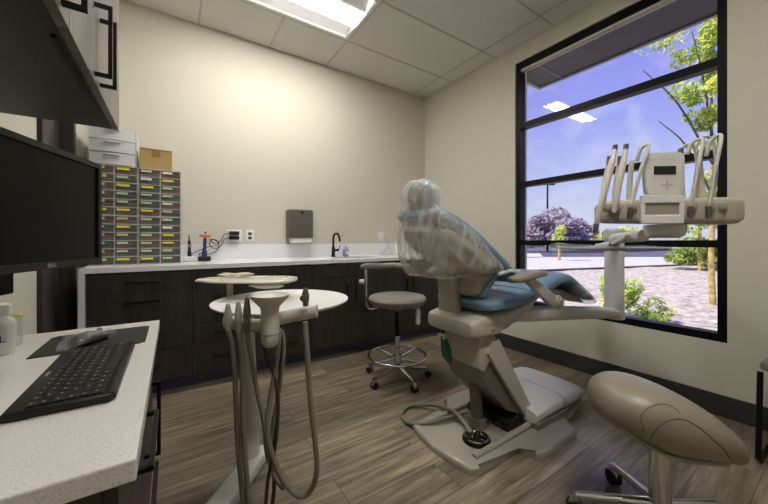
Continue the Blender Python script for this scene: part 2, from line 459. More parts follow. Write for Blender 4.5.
s.bb(SX0, SX0+.006, SY0, SY1, zb, z0).bb(SX1-.006, SX1, SY0, SY1, zb, z0).bb(SX0, SX1, SY0, SY0+.006, zb, z0).bb(SX0, SX1, SY1-.006, SY1, zb, z0).bb(SX0, SX1, SY0, SY1, zb-.006, zb)
tag(obj('sink_basin', s, 'steel', smooth=False), 'steel sink basin sunk in the back countertop below the black faucet', 'sink')

def front(cab, name, x0, x1, z0_, z1_, label=None, handle=None, m='dark_wood'):
    g = .0015
    p = obj(name, MB().bb(x0+g, x1-g, FY-.0, FY+.019, z0_+g, z1_-g, bevel=.001), m, cab, smooth=False)
    if handle == 'h':
        xm = (x0+x1)/2; zz = (z0_+z1_)/2; w = .095
        obj('handle', MB().bb(xm-w, xm+w, FY-.032, FY-.022, zz-.005, zz+.005).bb(xm-w, xm-w+.01, FY-.022, FY, zz-.005, zz+.005).bb(xm+w-.01, xm+w, FY-.022, FY, zz-.005, zz+.005), 'black_metal', p, smooth=False)
    elif handle in ('l', 'r'):
        xm = x0+.045 if handle == 'l' else x1-.045; zt = z1_-.06
        obj('handle', MB().bb(xm-.005, xm+.005, FY-.034, FY-.022, zt-.16, zt).bb(xm-.005, xm+.005, FY-.022, FY, zt-.01, zt).bb(xm-.005, xm+.005, FY-.022, FY, zt-.16, zt-.15), 'black_metal', p, smooth=False)
    return p
def cabinet(x0, x1, label, kind):
    c = thing('base_cabinet', label, 'cabinet', ((x0+x1)/2, 3.0, 0), group='dark wood base cabinets under the long countertop')
    zt = z0
    obj('body', MB().bb(x0, x1, FY+.02, YB-.005, .105, .64 if kind == 'doors_sink' else zt-.002), 'dark_plain', c, smooth=False)
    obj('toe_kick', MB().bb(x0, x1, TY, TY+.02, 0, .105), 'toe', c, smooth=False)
    if kind == 'drawers':
        zz = [zt-.012, .745, .607, .468, .330, .112]
        for k in range(5): front(c, 'drawer', x0, x1, zz[k+1], zz[k], handle='h')
    else:
        xm = (x0+x1)/2
        front(c, 'top_rail', x0, x1, .745, zt-.012)
        front(c, 'door', x0, xm, .112, .745, handle='r'); front(c, 'door', xm, x1, .112, .745, handle='l')
    return c
cabinet(-.458, .117, 'dark wood drawer cabinet under the parts organizers at the left end', 'drawers')
cabinet(.117, .57, 'narrow dark wood drawer cabinet partly behind the round table pole', 'drawers')
cabinet(.57, 1.02, 'dark wood drawer cabinet under the paper towel dispenser', 'drawers')
cabinet(1.02, 1.80, 'dark wood two-door cabinet under the sink', 'doors_sink')
cabinet(1.80, 2.42, 'dark wood two-door cabinet behind the grey stool seat', 'doors')
cabinet(2.42, XR-.002, 'narrow dark wood two-door cabinet in the corner behind the dental chair', 'doors')

# faucet
t = thing('sink_faucet', 'matte black gooseneck faucet behind the sink', 'faucet', (1.445, 3.17, CZ))
obj('faucet_base', MB().lathe([(.001, CZ), (.026, CZ), (.026, CZ+.008), (.019, CZ+.012), (.018, CZ+.10), (.013, CZ+.11), (.001, CZ+.11)], (1.445, 3.17, 0)), 'black_metal', t)
obj('spout', MB().tube([(1.445, 3.17, CZ+.09), (1.445, 3.17, CZ+.20), (1.45, 3.14, CZ+.245), (1.46, 3.09, CZ+.245), (1.467, 3.065, CZ+.20), (1.469, 3.06, CZ+.165)], .0115, 12, smooth=6), 'black_metal', t)
obj('faucet_lever', MB().cyl((1.46, 3.165, CZ+.07), (1.505, 3.16, CZ+.075), .013).cyl((1.50, 3.16, CZ+.075), (1.515, 3.15, CZ+.12), .005, .004), 'black_metal', t)
# soap
t = thing('soap_bottle', 'small purple pump soap bottle beside the black faucet', 'soap bottle', (1.585, 3.15, CZ))
obj('bottle_body', MB().lathe([(.001, CZ), (.030, CZ), (.034, CZ+.01), (.034, CZ+.06), (.028, CZ+.085), (.012, CZ+.095), (.012, CZ+.105), (.001, CZ+.105)], (1.585, 3.15, 0)), 'purple', t)
obj('bottle_label', MB().bb(1.565, 1.605, 3.113, 3.116, CZ+.02, CZ+.06), 'white_label', t, smooth=False)
obj('pump', MB().cyl((1.585, 3.15, CZ+.105), (1.585, 3.15, CZ+.135), .006).box((1.578, 3.145, CZ+.137), (.035, .012, .008), bevel=.003), 'white_plastic', t)
# paper towel dispenser
t = thing('paper_towel_dispenser', 'smoky grey paper towel dispenser on the back wall', 'dispenser', (1.10, YB, 1.14))
obj('dispenser_case', MB().prism([(.965, YB), (.965, YB-.11), (.985, YB-.135), (1.19, YB-.135), (1.215, YB-.11), (1.215, YB)], 1.120, 1.405, bevel=.012), 'dark_steel', t)
obj('dispenser_lock', MB().cyl((1.09, YB-.1355, 1.375), (1.09, YB-.139, 1.375), .014), 'black_plastic', t)
obj('paper_towel', MB().bb(.99, 1.20, YB-.125, YB-.03, 1.062, 1.119, bevel=.01), 'paper', t)
# wall plates
def plate(x, z, w, label, dark):
    t = thing('outlet_plate', label, 'outlet', (x, YB, z))
    obj('cover_plate', MB().bb(x-w/2, x+w/2, YB-.006, YB, z-.058, z+.058, bevel=.003), 'white_plastic', t)
    for dz in (-.02, .02):
        obj('socket', MB().bb(x-.016, x+.016, YB-.009, YB-.006, z+dz-.014, z+dz+.014, bevel=.002), dark, t)
    return t
plate(.485, 1.135, .125, 'wide white double outlet plate with two black plugs', 'white_label')
plate(.618, 1.135, .078, 'narrow white wall plate with dark jacks right of the plugs', 'dark_red')
plate(2.13, 1.135, .09, 'white outlet plate behind the dental chair head', 'white_label')
for k, dz in enumerate((-.02, .024)):
    t = thing('power_plug', ['lower black plug in the wide outlet plate', 'upper black plug in the wide outlet plate'][k], 'plug', (.46, YB-.03, 1.135+dz))
    obj('plug_body', MB().box((.475, YB-.032, 1.135+dz), (.085, .045, .034), bevel=.006), 'black_plastic', t)
    pts = [(.43, YB-.035, 1.135+dz), (.39, YB-.045, 1.12+dz), (.36, YB-.05, 1.06+dz), (.31, YB-.055, 1.04+dz), (.27, YB-.055, 1.075+dz), (.30, YB-.05, 1.10), (.345, YB-.05, 1.07), (.33, YB-.05, 1.02+dz), (.27, YB-.05, 1.0+dz*1.5), (.19+k*-.05, YB-.06, .975), (.13+.09*(1-k), YB-.09, .93)]
    obj('cord', MB().tube(pts, .0035, 8, smooth=6), 'rubber', t)
# curing lights
def curing(x, y, label, shield):
    t = thing('curing_light', label, 'dental tool', (x, y, CZ))
    obj('charging_base', MB().box((x, y, CZ+.022), (.095, .08, .042), bevel=.01), 'white_plastic' if not shield else 'black_plastic', t)
    if shield:
        obj('wand', MB().lathe([(.001, 0), (.02, 0), (.021, .03), (.013, .06), (.014, .14), (.008, .16), (.007, .21), (.001, .21)], (x, y, CZ+.043), axis=(.03, 0, 1)), 'blue_parts', t)
        obj('light_shield', MB().lathe([(.001, 0), (.042, .0), (.045, .004), (.042, .02), (.001, .02)], (x+.004, y, CZ+.205), axis=(.1, -.1, 1)), 'orange', t)
        obj('light_tip', MB().cyl((x+.005, y, CZ+.22), (x+.006, y, CZ+.275), .008, .005), 'white_plastic', t)
    else:
        obj('wand', MB().lathe([(.001, 0), (.014, 0), (.015, .03), (.011, .05), (.012, .12), (.005, .14), (.004, .18), (.001, .18)], (x, y, CZ+.043), axis=(-.02, 0, 1)), 'black_plastic', t)
        obj('wand_ring', MB().cyl((x, y, CZ+.12), (x-.001, y, CZ+.145), .0145), 'chrome', t)
curing(.115, 3.12, 'slim black dental wand standing in a small white charging base', False)
curing(.222, 3.10, 'blue curing light with orange shield standing on black base', True)
# small item at right end of counter
t = thing('charger_dock', 'small white charger dock with a thin cable at the counter corner', 'charger', (2.24, 3.12, CZ))
obj('dock_base', MB().box((2.24, 3.12, CZ+.018), (.13, .08, .034), bevel=.012), 'white_plastic', t)
obj('dock_handle', MB().cyl((2.25, 3.12, CZ+.03), (2.255, 3.13, CZ+.15), .014, .007), 'white_plastic', t)
obj('cord', MB().tube([(2.13, YB-.012, 1.12), (2.19, YB-.05, 1.11), (2.21, YB-.05, 1.03), (2.14, YB-.07, CZ+.05), (2.05, YB-.1, CZ+.02), (2.08, YB-.16, CZ+.01), (2.18, 3.12, CZ+.012)], .004, 8, smooth=6), 'hose_light', t)

# ================================================================ PARTS ORGANIZERS
def organizer(x0, z0_, idx, label):
    w, h, y0, y1 = .262, .354, 2.93, 3.22
    t = thing('parts_organizer', label, 'organizer', (x0+w/2, (y0+y1)/2, z0_), group='parts organizers stacked on the counter')
    g = MB(); th = .004
    g.bb(x0, x0+th, y0, y1, z0_, z0_+h-.001).bb(x0+w-th, x0+w, y0, y1, z0_, z0_+h-.001).bb(x0+w/2-th/2-.001, x0+w/2+th/2+.001, y0, y1, z0_, z0_+h-.001)
    for k in range(7):
        zz = z0_+k*(h-th)/6; g.bb(x0, x0+w, y0-.003, y1, max(zz-.0015, z0_+.0003), min(zz+th+.001, z0_+h-.0006))
    g.bb(x0, x0+w, y1-th, y1, z0_, z0_+h-.001)
    obj('housing', g, 'organizer', t, smooth=False)
    obj('inner_back', MB().bb(x0+th, x0+w-th, y0+.215, y0+.22, z0_+.002, z0_+h-.003), 'dark_plain', t, smooth=False)
    rnd = random.Random(idx*13+5)
    dw, dh = w/2-.009, (h-.004)/6-.008
    for c in range(2):
        for r in range(6):
            cx = x0+w/4+.001+c*(w/2-.002); zz = z0_+.004+r*(h-.004)/6+.001
            d = obj('drawer', MB().bb(cx-dw/2, cx+dw/2, y0-.004, y0+.0, zz, zz+.004).bb(cx-dw/2, cx+dw/2, y0-.002, y0, zz+.004, zz+dh), 'drawer_clear', t, smooth=False)
            ylw = rnd.random() < (.55 if r in (0, 4) else .22)
            lm = 'yellow' if ylw else ('white_label' if rnd.random() < .15 else 'green_label')
            obj('drawer_label', MB().bb(cx-dw*.42, cx+dw*(.10 if not ylw else .18), y0-.0045, y0-.0025, zz+dh*.58, zz+dh*.90), lm, d, smooth=False)
            cm = rnd.choice(['red', 'red', 'dark_red', 'dark_red', 'dark_red', 'blue_parts' if rnd.random() < .3 else 'red'])
            k2 = MB()
            for q in range(5):
                xx = cx-dw*.42+rnd.random()*dw*.65
                k2.bb(xx, xx+dw*.25, y0+.001, y0+.06, zz+.005, zz+dh*(.38+.2*rnd.random()))
            k2.bb(cx-dw*.47, cx+dw*.47, y0+.004, y0+.20, zz+.005, zz+dh*.42)
            obj('drawer_contents', k2, cm, d, smooth=False)
organizer(-.478, CZ, 1, 'lower left grey small-parts organizer on the counter, beside the monitor')
organizer(-.212, CZ, 2, 'lower right grey small-parts organizer on the counter')
organizer(-.478, CZ+.354, 3, 'upper left small-parts organizer under the frosted drawer box')
organizer(-.212, CZ+.354, 4, 'upper right small-parts organizer under the cardboard box')
ZT = CZ+.708
# frosted 3 drawer box
t = thing('plastic_drawer_box', 'frosted clear three-drawer plastic box on top of the organizers', 'storage box', (-.35, 3.07, ZT))
x0, x1, y0, y1 = -.488, -.225, 2.94, 3.22
g = MB(); g.bb(x0, x0+.004, y0+.02, y1, ZT, ZT+.27).bb(x1-.004, x1, y0+.02, y1, ZT, ZT+.27).bb(x0, x1, y0+.02, y1, ZT+.266, ZT+.272).bb(x0, x1, y1-.004, y1, ZT, ZT+.266)
for k in range(3): g.bb(x0, x1, y0+.02, y1, ZT+k*.088, ZT+k*.088+.004)
obj('box_case', g, 'frost', t, smooth=False)
for k in range(3):
    za = ZT+.006+k*.088; g = MB()
    pr = [(x0+.006+(x1-x0-.012)*q/12, y0-.012*math.sin(PI*q/12)) for q in range(13)]
    g.prism(pr+[(x1-.006, y0+.006), (x0+.006, y0+.006)], za, za+.078)
    dd = obj('drawer', g, 'frost', t, smooth=False)
    obj('drawer_lip', MB().bb(-.40, -.31, y0-.024, y0-.004, za+.066, za+.074, bevel=.003), 'white_plastic', dd)
    if k == 0: obj('drawer_contents', MB().bb(-.37, -.26, y0+.01, y0+.15, za+.006, za+.03).bb(-.45, -.38, y0+.01, y0+.12, za+.006, za+.02), 'blue_parts', dd, smooth=False)
# cardboard box
t = thing('cardboard_box', 'brown cardboard box on top of the right organizers', 'box', (-.105, 3.05, ZT))
obj('carton', MB().bb(-.208, -.006, 2.965, 3.17, ZT, ZT+.158, bevel=.003), 'cardboard', t, smooth=False)
obj('packing_tape', MB().bb(-.135, -.08, 2.9635, 2.9650, ZT+.10, ZT+.158).bb(-.135, -.08, 2.965, 3.17, ZT+.158, ZT+.1585), 'tape', t, smooth=False)
obj('carton_flap', MB().bb(-.207, -.007, 2.962, 2.9635, ZT+.150, ZT+.159), 'tape', t, smooth=False)

# ================================================================ UPPER CABINET (left wall)
UZ = 1.55; UX = -.188; UY1 = 1.715
t = thing('wall_cabinet', 'grey-brown wood wall cabinet with black pulls over the desk', 'cabinet', (-.37, 1.1, UZ))
obj('body', MB().bb(XL+.002, UX-.021, .2, UY1, UZ, 2.5), 'dark_plain', t, smooth=False)
for y0, y1, hy in ((.50, .955, .895), (.957, 1.262, 1.222), (1.264, UY1, 1.304), (.2, .498, None)):
    p = obj('door', MB().bb(UX-.02, UX, y0, y1, UZ-.002, 2.5, bevel=.001), 'dark_wood_pale', t, smooth=False)
    if hy:
        obj('handle', MB().bb(UX+.030, UX+.040, hy-.005, hy+.005, UZ+.015, UZ+.225).bb(UX, UX+.03, hy-.005, hy+.005, UZ+.015, UZ+.025).bb(UX, UX+.03, hy-.005, hy+.005, UZ+.215, UZ+.225), 'black_metal', p, smooth=False)
obj('light_strip', MB().bb(UX-.040, UX-.030, 1.0, 1.50, UZ-.006, UZ), 'black_metal', t, smooth=False)

# ================================================================ DESK
DZ = .74; DX = -.049; D0, D1 = .645, 1.717
t = thing('quartz_desk_top', 'speckled white quartz desk top carrying the keyboard', 'countertop', (-.3, 1.2, DZ-.035))
obj('desk_slab', MB().bb(XL+.001, DX, D0, D1, DZ-.036, DZ, bevel=.003), 'quartz', t, smooth=False)
t = thing('desk_cabinet', 'dark wood drawer cabinet with square black pulls under the desk top', 'cabinet', (-.3, 1.2, 0))
obj('body', MB().bb(XL+.002, DX-.045, D0+.02, D1-.015, .1, DZ-.038), 'dark_wood', t, smooth=False)
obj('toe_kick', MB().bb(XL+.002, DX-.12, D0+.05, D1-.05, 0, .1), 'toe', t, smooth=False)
ym = 1.18
def desk_front(y0, y1, z0_, z1_, kind, hy=None):
    p = obj('drawer' if kind == 'h' else 'door', MB().bb(DX-.044, DX-.025, y0+.002, y1-.002, z0_+.002, z1_-.002, bevel=.001), 'dark_wood', t, smooth=False)
    xh = DX+.012
    if kind == 'h':
        zz = (z0_+z1_)/2; yc = (y0+y1)/2; w = .13
        obj('handle', MB().bb(xh-.005, xh+.005, yc-w, yc+w, zz-.005, zz+.005).bb(DX-.025, xh, yc-w, yc-w+.01, zz-.005, zz+.005).bb(DX-.025, xh, yc+w-.01, yc+w, zz-.005, zz+.005), 'black_metal', p, smooth=False)
    else:
        obj('handle', MB().bb(xh-.005, xh+.005, hy-.005, hy+.005, z1_-.28, z1_-.05).bb(DX-.025, xh, hy-.005, hy+.005, z1_-.06, z1_-.05).bb(DX-.025, xh, hy-.005, hy+.005, z1_-.28, z1_-.27), 'black_metal', p, smooth=False)
for a, b in ((.56, .70), (.42, .56), (.28, .42), (.11, .28)): desk_front(D0+.022, ym, a, b, 'h')
desk_front(ym, D1-.017, .11, .70, 'v', ym+.04)

# keyboard: rectangle on the desk, long side along Y
KX0, KX1, KY0, KY1 = -.275, -.105, .90, 1.34
t = thing('keyboard', 'black wireless keyboard on the speckled desk top', 'keyboard', (-.19, 1.12, DZ))
obj('keyboard_case', MB().prism([(KX0+.0, KY0+.004), (KX1-.01, KY0-.0), (KX1, KY0+.012), (KX1, KY1-.012), (KX1-.01, KY1), (KX0+.01, KY1), (KX0, KY1-.01)], DZ+.003, DZ+.018, bevel=.004), 'black_plastic', t)
obj('palm_edge', MB().bb(KX1-.02, KX1-.002, KY0+.006, KY1-.006, DZ+.018, DZ+.0195, bevel=.0007), 'black_metal', t)
base_key = None
rows = [(15, .8), (15, 1), (15, 1), (14, 1), (13, 1), (9, 1)]
x = KX0+.030
for ri, (n, hh) in enumerate(rows):
    kd = .0205*hh; y = KY1-.012; tot = KY1-KY0-.024
    wids = [1]*n
    if ri == 1: wids[-2] = 1.6
    if ri == 3: wids[0] = 1.5; wids[-2] = 1.8
    if ri == 4: wids[0] = 2.0; wids[-2] = 2.0
    if ri == 5: wids = [1.2, 1, 1, 5.6, 1, 1, 1, 1, 1]
    u = tot/sum(wids)
    for w in wids:
        kw = u*w-.0028
        if base_key is None:
            base_key = obj('key', MB().box((0, 0, .0015), (1, 1, .003)), 'black_plastic', None, smooth=False, local=True)
            me = base_key.data
            base_key.parent = t
            k = base_key
        else:
            k = base_key.copy(); C.objects.link(k); k.parent = t
        k.location = Vector((x+kd/2, y-kw/2, DZ+.018))-t.location; k.scale = (kd-.0026, kw, 1)
        k2 = None
        y -= u*w
    x += kd
lg = mat('key_legend', (170, 170, 168), .6); M['legend'] = lg
g = MB(); rr = random.Random(3)
x = KX0+.030
for ri, (n, hh) in enumerate(rows):
    kd = .0205*hh; y = KY1-.012
    wids = [1]*n
    if ri == 1: wids[-2] = 1.6
    if ri == 3: wids[0] = 1.5; wids[-2] = 1.8
    if ri == 4: wids[0] = 2.0; wids[-2] = 2.0
    if ri == 5: wids = [1.2, 1, 1, 5.6, 1, 1, 1, 1, 1]
    u = (KY1-KY0-.024)/sum(wids)
    for w in wids:
        if w < 3: g.bb(x+kd*.3, x+kd*.5, y-u*w*.5, y-u*w*.5+.004, DZ+.0211, DZ+.0214)
        y -= u*w
    x += kd
obj('key_legends', g, 'legend', t, smooth=False)
text('logo', 'logitech', .011, 'legend', t, Vector((KX0+.016, 1.12, DZ+.0185))-t.location, (0, 0, R_(-90)), .0002)

# mouse pad + mouse
pad = MB().prism([(-.36, 1.36), (-.095, 1.36), (-.08, 1.375), (-.08, 1.60), (-.095, 1.615), (-.345, 1.615), (-.36, 1.60)], DZ, DZ+.003)
tag(obj('mouse_pad', pad, 'rubber', smooth=False), 'thin black mouse pad at the far edge of the desk', 'mouse pad')
t = thing('computer_mouse', 'black computer mouse wrapped in clear film on the mouse pad', 'mouse', (-.235, 1.45, DZ+.003))
g = MB(); secs = []
ax = Vector((.62, .78, 0)).normalized(); sd = Vector((-ax.y, ax.x, 0))
for s_, w, h in ((-.058, .012, .006), (-.05, .026, .014), (-.03, .032, .019), (0, .031, .020), (.03, .028, .016), (.05, .022, .011), (.058, .01, .005)):
    secs.append((Vector((-.235, 1.45, DZ+.004+h))+ax*s_, sd, (0, 0, 1), w, h))
g.body(secs, 20, 2.3); obj('mouse_body', g, 'black_plastic', t)
obj('scroll_wheel', MB().cyl(Vector((-.235, 1.45, DZ+.036))+ax*.032-sd*.004, Vector((-.235, 1.45, DZ+.036))+ax*.032+sd*.004, .009), 'dark_steel', t)
g = MB(); secs = []
for s_, w, h in ((-.09, .02, .004), (-.07, .036, .014), (-.045, .042, .025), (0, .042, .026), (.035, .038, .022), (.06, .036, .016), (.08, .03, .006)):
    secs.append((Vector((-.235, 1.45, DZ+.0035+h))+ax*s_, sd, (0, 0, 1), w, h))
g.body(secs, 24, 2.2).jitter(.004, 40)
for v in g.bm.verts: v.co.z = max(v.co.z, DZ+.0035)
obj('plastic_wrap', g, 'film_thin', t)

# white bottle
t = thing('white_bottle', 'white plastic bottle with a blue letter at the left desk edge', 'bottle', (-.452, 1.475, DZ))
BX, BY = -.452, 1.475
obj('bottle_body', MB().lathe([(.001, 0), (.036, 0), (.040, .004), (.040, .090), (.036, .103), (.026, .114), (.024, .122), (.001, .122)], (BX, BY, DZ)), 'white_plastic', t)
obj('bottle_cap', MB().lathe([(.001, .120), (.029, .120), (.030, .123), (.029, .150), (.025, .154), (.001, .154)], (BX, BY, DZ)), 'white_label', t)
vd = Vector((-BX, -BY, 0)).normalized()
lp = Vector((BX, BY, 0))+Matrix.Rotation(R_(14), 3, 'Z') @ vd*.0406
text('bottle_letter', 'L', .03, 'blue_print', t, Vector((lp.x, lp.y, DZ+.05))-t.location, (R_(90), 0, math.atan2(vd.y, vd.x)+PI/2), .0004)
# acrylic box with yellow packets
t = thing('acrylic_holder', 'small clear holder with yellow and white packets behind the bottle', 'holder', (-.425, 1.545, DZ))
g = MB(); x0, x1, y0, y1 = -.475, -.430, 1.54, 1.595
g.bb(x0, x0+.002, y0, y1, DZ, DZ+.098).bb(x1-.002, x1, y0, y1, DZ, DZ+.098).bb(x0, x1, y1-.002, y1, DZ, DZ+.098).bb(x0, x1, y0, y0+.002, DZ, DZ+.055).bb(x0, x1, y0, y1, DZ, DZ+.003)
obj('holder_case', g, 'clear', t, smooth=False)
obj('yellow_packet', MB().bb(x0+.003, x1-.003, y0+.003, y0+.03, DZ+.003, DZ+.04), 'yellow', t, smooth=False)
obj('white_packet', MB().bb(x0+.006, x1-.006, y0+.005, y0+.028, DZ+.041, DZ+.062, bevel=.004), 'white_label', t)
obj('holder_rim', MB().bb(x0, x1, y0+.03, y1, DZ+.096, DZ+.102), 'yellow', t, smooth=False)

# ================================================================ MONITOR
mc = Vector((-.213, 1.437, 0)); md_ = Vector((-.322, -.947, 0)).normalized(); W = .54
ang = math.atan2(md_.y, md_.x)         # local +X runs towards the near end
nrm = Vector((-md_.y, md_.x, 0))       # screen normal, towards the room
cen = mc+md_*W/2
t = thing('monitor', 'black flat computer monitor on a wall arm above the desk', 'monitor', (cen.x, cen.y, 1.012), rz=math.atan2(-md_.y, -md_.x))
# local frame: +X towards far (right in photo) edge, -Y is the screen face
fh = .335
g = MB(); bz = .017
g.bb(-W/2, W/2, -.002, .03, 0, fh, bevel=.004)
obj('monitor_case', g, 'black_plastic', t, local=True)
g = MB(); g.bb(-W/2, W/2, -.012, -.002, 0, .020, bevel=.001).bb(-W/2, W/2, -.012, -.002, fh-bz, fh, bevel=.001).bb(-W/2, -W/2+bz, -.012, -.002, .019, fh-bz, bevel=.001).bb(W/2-bz, W/2, -.012, -.002, .019, fh-bz, bevel=.001)
obj('bezel', g, 'black_plastic', t, local=True, smooth=False)
obj('screen', MB().bb(-W/2+bz, W/2-bz, -.006, -.0025, .02, fh-bz), 'screen', t, local=True, smooth=False)
text('logo', 'DELL', .015, 'grey_print', t, (.045, -.0125, .010), (R_(90), 0, 0), .0003)
obj('vesa_mount', MB().box((0, .045, .16), (.12, .03, .12), bevel=.005).box((.0, .075, .09), (.05, .04, .30), bevel=.005), 'black_metal', t, local=True)
tw = Vector((XL, cen.y-.05, 1.12)); a0 = cen-nrm*.0
armb = thing('wall_mount', 'black monitor mount arm reaching from the left wall behind the screen', 'monitor arm', (XL+.02, 1.20, .95))
obj('wall_bracket', MB().bb(XL, XL+.02, 1.14, 1.26, .93, 1.17, bevel=.004), 'black_metal', armb)
back = cen-Vector((math.cos(ang+PI/2), math.sin(ang+PI/2), 0))*0
bp_ = Vector((cen.x, cen.y, 0)) + (Matrix.Rotation(t.rotation_euler[2], 3, 'Z') @ Vector((0, .098, 0)))
obj('arm_link', MB().tube([(XL+.02, 1.20, 1.05), ((XL+.02+bp_.x)/2, (1.2+bp_.y)/2, 1.05), (bp_.x, bp_.y, 1.05)], .014, 10), 'black_metal', armb)
obj('arm_foot', MB().bb(-.50, -.40, 1.20, 1.26, .935, .985, bevel=.005).cyl((-.45, 1.23, .98), (-.45, 1.23, 1.05), .018), 'black_metal', armb)
# ================================================================ DENTAL CHAIR (length along X, head at -X)
CY = 1.22
chair = thing('dental_chair', 'reclined dental chair with blue cushions and plastic-wrapped back on a pale base', 'dental chair', (1.6, CY, 0))
Yv = Vector((0, 1, 0))
def sweep(pts, n=24, e=2.6, cy=CY, sm=5):
    """pts: (x, z, halfwidth, halfthick) along the XZ profile; thickness is along the in-plane normal"""
    P = smooth_path([Vector((p[0], 0, p[1])) for p in pts], sm)
    Q = smooth_path([Vector((p[2], p[3], 0)) for p in pts], sm)
    secs = []
    for i, p in enumerate(P):
        a = P[max(0, i-1)]; b = P[min(len(P)-1, i+1)]; d = (b-a).normalized()
        v = Vector((-d.z, 0, d.x))
        secs.append((Vector((p.x, cy, p.z)), Yv, v, max(.002, Q[i].x), max(.002, Q[i].y)))
    return MB().body(secs, n, e)
# base plate
out = [(1.115, 1.22), (1.125, 1.10), (1.15, 1.01), (1.19, .985), (1.48, .985), (1.50, .90), (1.53, .88), (1.86, .88), (1.90, .90), (1.915, .99), (2.0, .99), (2.26, 1.04), (2.33, 1.12)]
out = out+[(x, 2*CY-y) for x, y in reversed(out[1:])]
obj('base_plate', MB().prism(out, .0, .035, bevel=.018, seg=4), 'base_enamel', chair)
for sy in (-1, 1):
    y = CY+sy*.175
    obj('base_rail', MB().tube([(1.22, y, .036), (1.42, y, .042), (1.68, y, .05)], .016, 10), 'base_enamel', chair)
# pump cover: two halves with a split, dark skirt
def cover(x0, x1, y0, y1, zt0, zt1, name):
    secs = []
    for k in range(9):
        t = k/8; x = x0+(x1-x0)*t
        hh = zt0+(zt1-zt0)*t
        if name == 'front_cover' and t > .55: hh *= 1-.75*((t-.55)/.45)**2.2
        secs.append((Vector((x, (y0+y1)/2, .055+hh/2)), Yv, (0, 0, 1), (y1-y0)/2*(1 if name != 'front_cover' else 1-.18*max(0, t-.35)**1.3), max(.012, hh/2)))
    return MB().body(secs, 28, 4.0)
obj('rear_cover', cover(1.685, 1.97, 1.0, 1.44, .078, .100, 'rear_cover'), 'white_enamel', chair)
obj('front_cover', cover(1.976, 2.29, .995, 1.445, .100, .105, 'front_cover'), 'white_enamel', chair)
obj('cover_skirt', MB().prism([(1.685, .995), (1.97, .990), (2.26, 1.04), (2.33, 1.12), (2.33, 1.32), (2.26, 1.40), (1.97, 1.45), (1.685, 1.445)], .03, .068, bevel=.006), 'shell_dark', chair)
# lift: side panels and front plate slanting from the seat block down to the base
def slab_xz(poly, y0, y1, bevel=.006):
    g = MB(); a = [g.bm.verts.new((x, y0, z)) for x, z in poly]; b = [g.bm.verts.new((x, y1, z)) for x, z in poly]
    n = len(poly); f0 = g.bm.faces.new(a); f1 = g.bm.faces.new(list(reversed(b)))
    for k in range(n): g.bm.faces.new((a[k], b[k], b[(k+1) % n], a[(k+1) % n]))
    if bevel: bmesh.ops.bevel(g.bm, geom=list(f0.edges)+list(f1.edges), offset=bevel, segments=3, affect='EDGES', profile=.5)
    return g
obj('lift_head', slab_xz([(1.30, .60), (1.30, .435), (1.345, .40), (1.40, .46), (1.425, .52), (1.425, .60)], 1.085, 1.355, .010), 'shell', chair)
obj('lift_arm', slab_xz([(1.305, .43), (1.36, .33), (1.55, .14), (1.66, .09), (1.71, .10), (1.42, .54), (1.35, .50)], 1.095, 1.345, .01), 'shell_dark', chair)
for yy in (1.070, 1.340):
    obj('lift_side_trim', slab_xz([(1.36, .50), (1.39, .56), (1.45, .565), (1.775, .08), (1.68, .08)], yy, yy+.030, .008), 'shell', chair)
obj('lift_front_plate', slab_xz([(1.43, .56), (1.46, .565), (1.765, .10), (1.735, .10)], 1.105, 1.335, .004), 'shell', chair)
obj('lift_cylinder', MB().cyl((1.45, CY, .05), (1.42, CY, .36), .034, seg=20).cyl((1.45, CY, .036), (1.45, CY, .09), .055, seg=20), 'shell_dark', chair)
g = MB()
for k in range(7):
    yy = 1.10+.035*k; g.tube([(1.66, yy, .10), (1.60+.01*(k % 3), yy-.01, .07), (1.52, yy+.01, .055), (1.47-.02*(k % 2), yy, .10)], .007, 6, smooth=4)
g.bb(1.53, 1.68, 1.08, 1.36, .036, .085)
obj('base_mechanism', g, 'rubber', chair)
# seat casting
def casting(secs, e=4.2): return MB().body([(Vector((x, CY, (a+b)/2)), Yv, (0, 0, 1), w, (b-a)/2) for x, a, b, w in secs], 36, e)
obj('seat_casting', casting([(1.212, .628, .668, .13), (1.216, .610, .680, .158), (1.235, .598, .692, .170), (1.28, .592, .703, .172), (1.345, .590, .712, .173), (1.425, .592, .716, .174)], 6), 'shell', chair)
obj('seat_underpan', casting([(1.428, .593, .715, .174), (1.50, .605, .722, .176), (1.60, .645, .735, .176), (1.72, .70, .750, .17), (1.83, .75, .775, .15)], 4), 'shell', chair)
obj('casting_screw', MB().cyl((1.36, 1.049, .63), (1.36, 1.043, .63), .006, seg=12), 'shell_dark', chair)
secs = []
for x, z, hy in ((1.285, .70, .075), (1.285, .73, .066), (1.282, .80, .064), (1.275, .86, .066), (1.26, .93, .085), (1.25, 1.0, .10)):
    secs.append((Vector((x, 1.275, z)), (1, 0, 0), Yv, .030, hy))
obj('back_upright', MB().body(secs, 28, 5), 'shell', chair)
obj('seat_cushion', sweep([(1.292, .752, .09, .012), (1.300, .755, .150, .026), (1.34, .756, .205, .034), (1.46, .762, .23, .036), (1.60, .775, .228, .036), (1.75, .795, .222, .036),
              (1.88, .825, .215, .036), (1.99, .850, .208, .036), (2.09, .850, .20, .035), (2.20, .812, .19, .028), (2.33, .754, .178, .025), (2.45, .702, .165, .022), (2.53, .670, .145, .018), (2.555, .660, .10, .008)], 32, 3.4), 'blue', chair)
obj('seat_welt', MB().tube([(1.30, 1.012, .748), (1.46, .992, .753), (1.60, .994, .766), (1.75, 1.0, .786), (1.88, 1.007, .816), (1.99, 1.014, .842)], .003, 6, smooth=4), 'blue', chair)
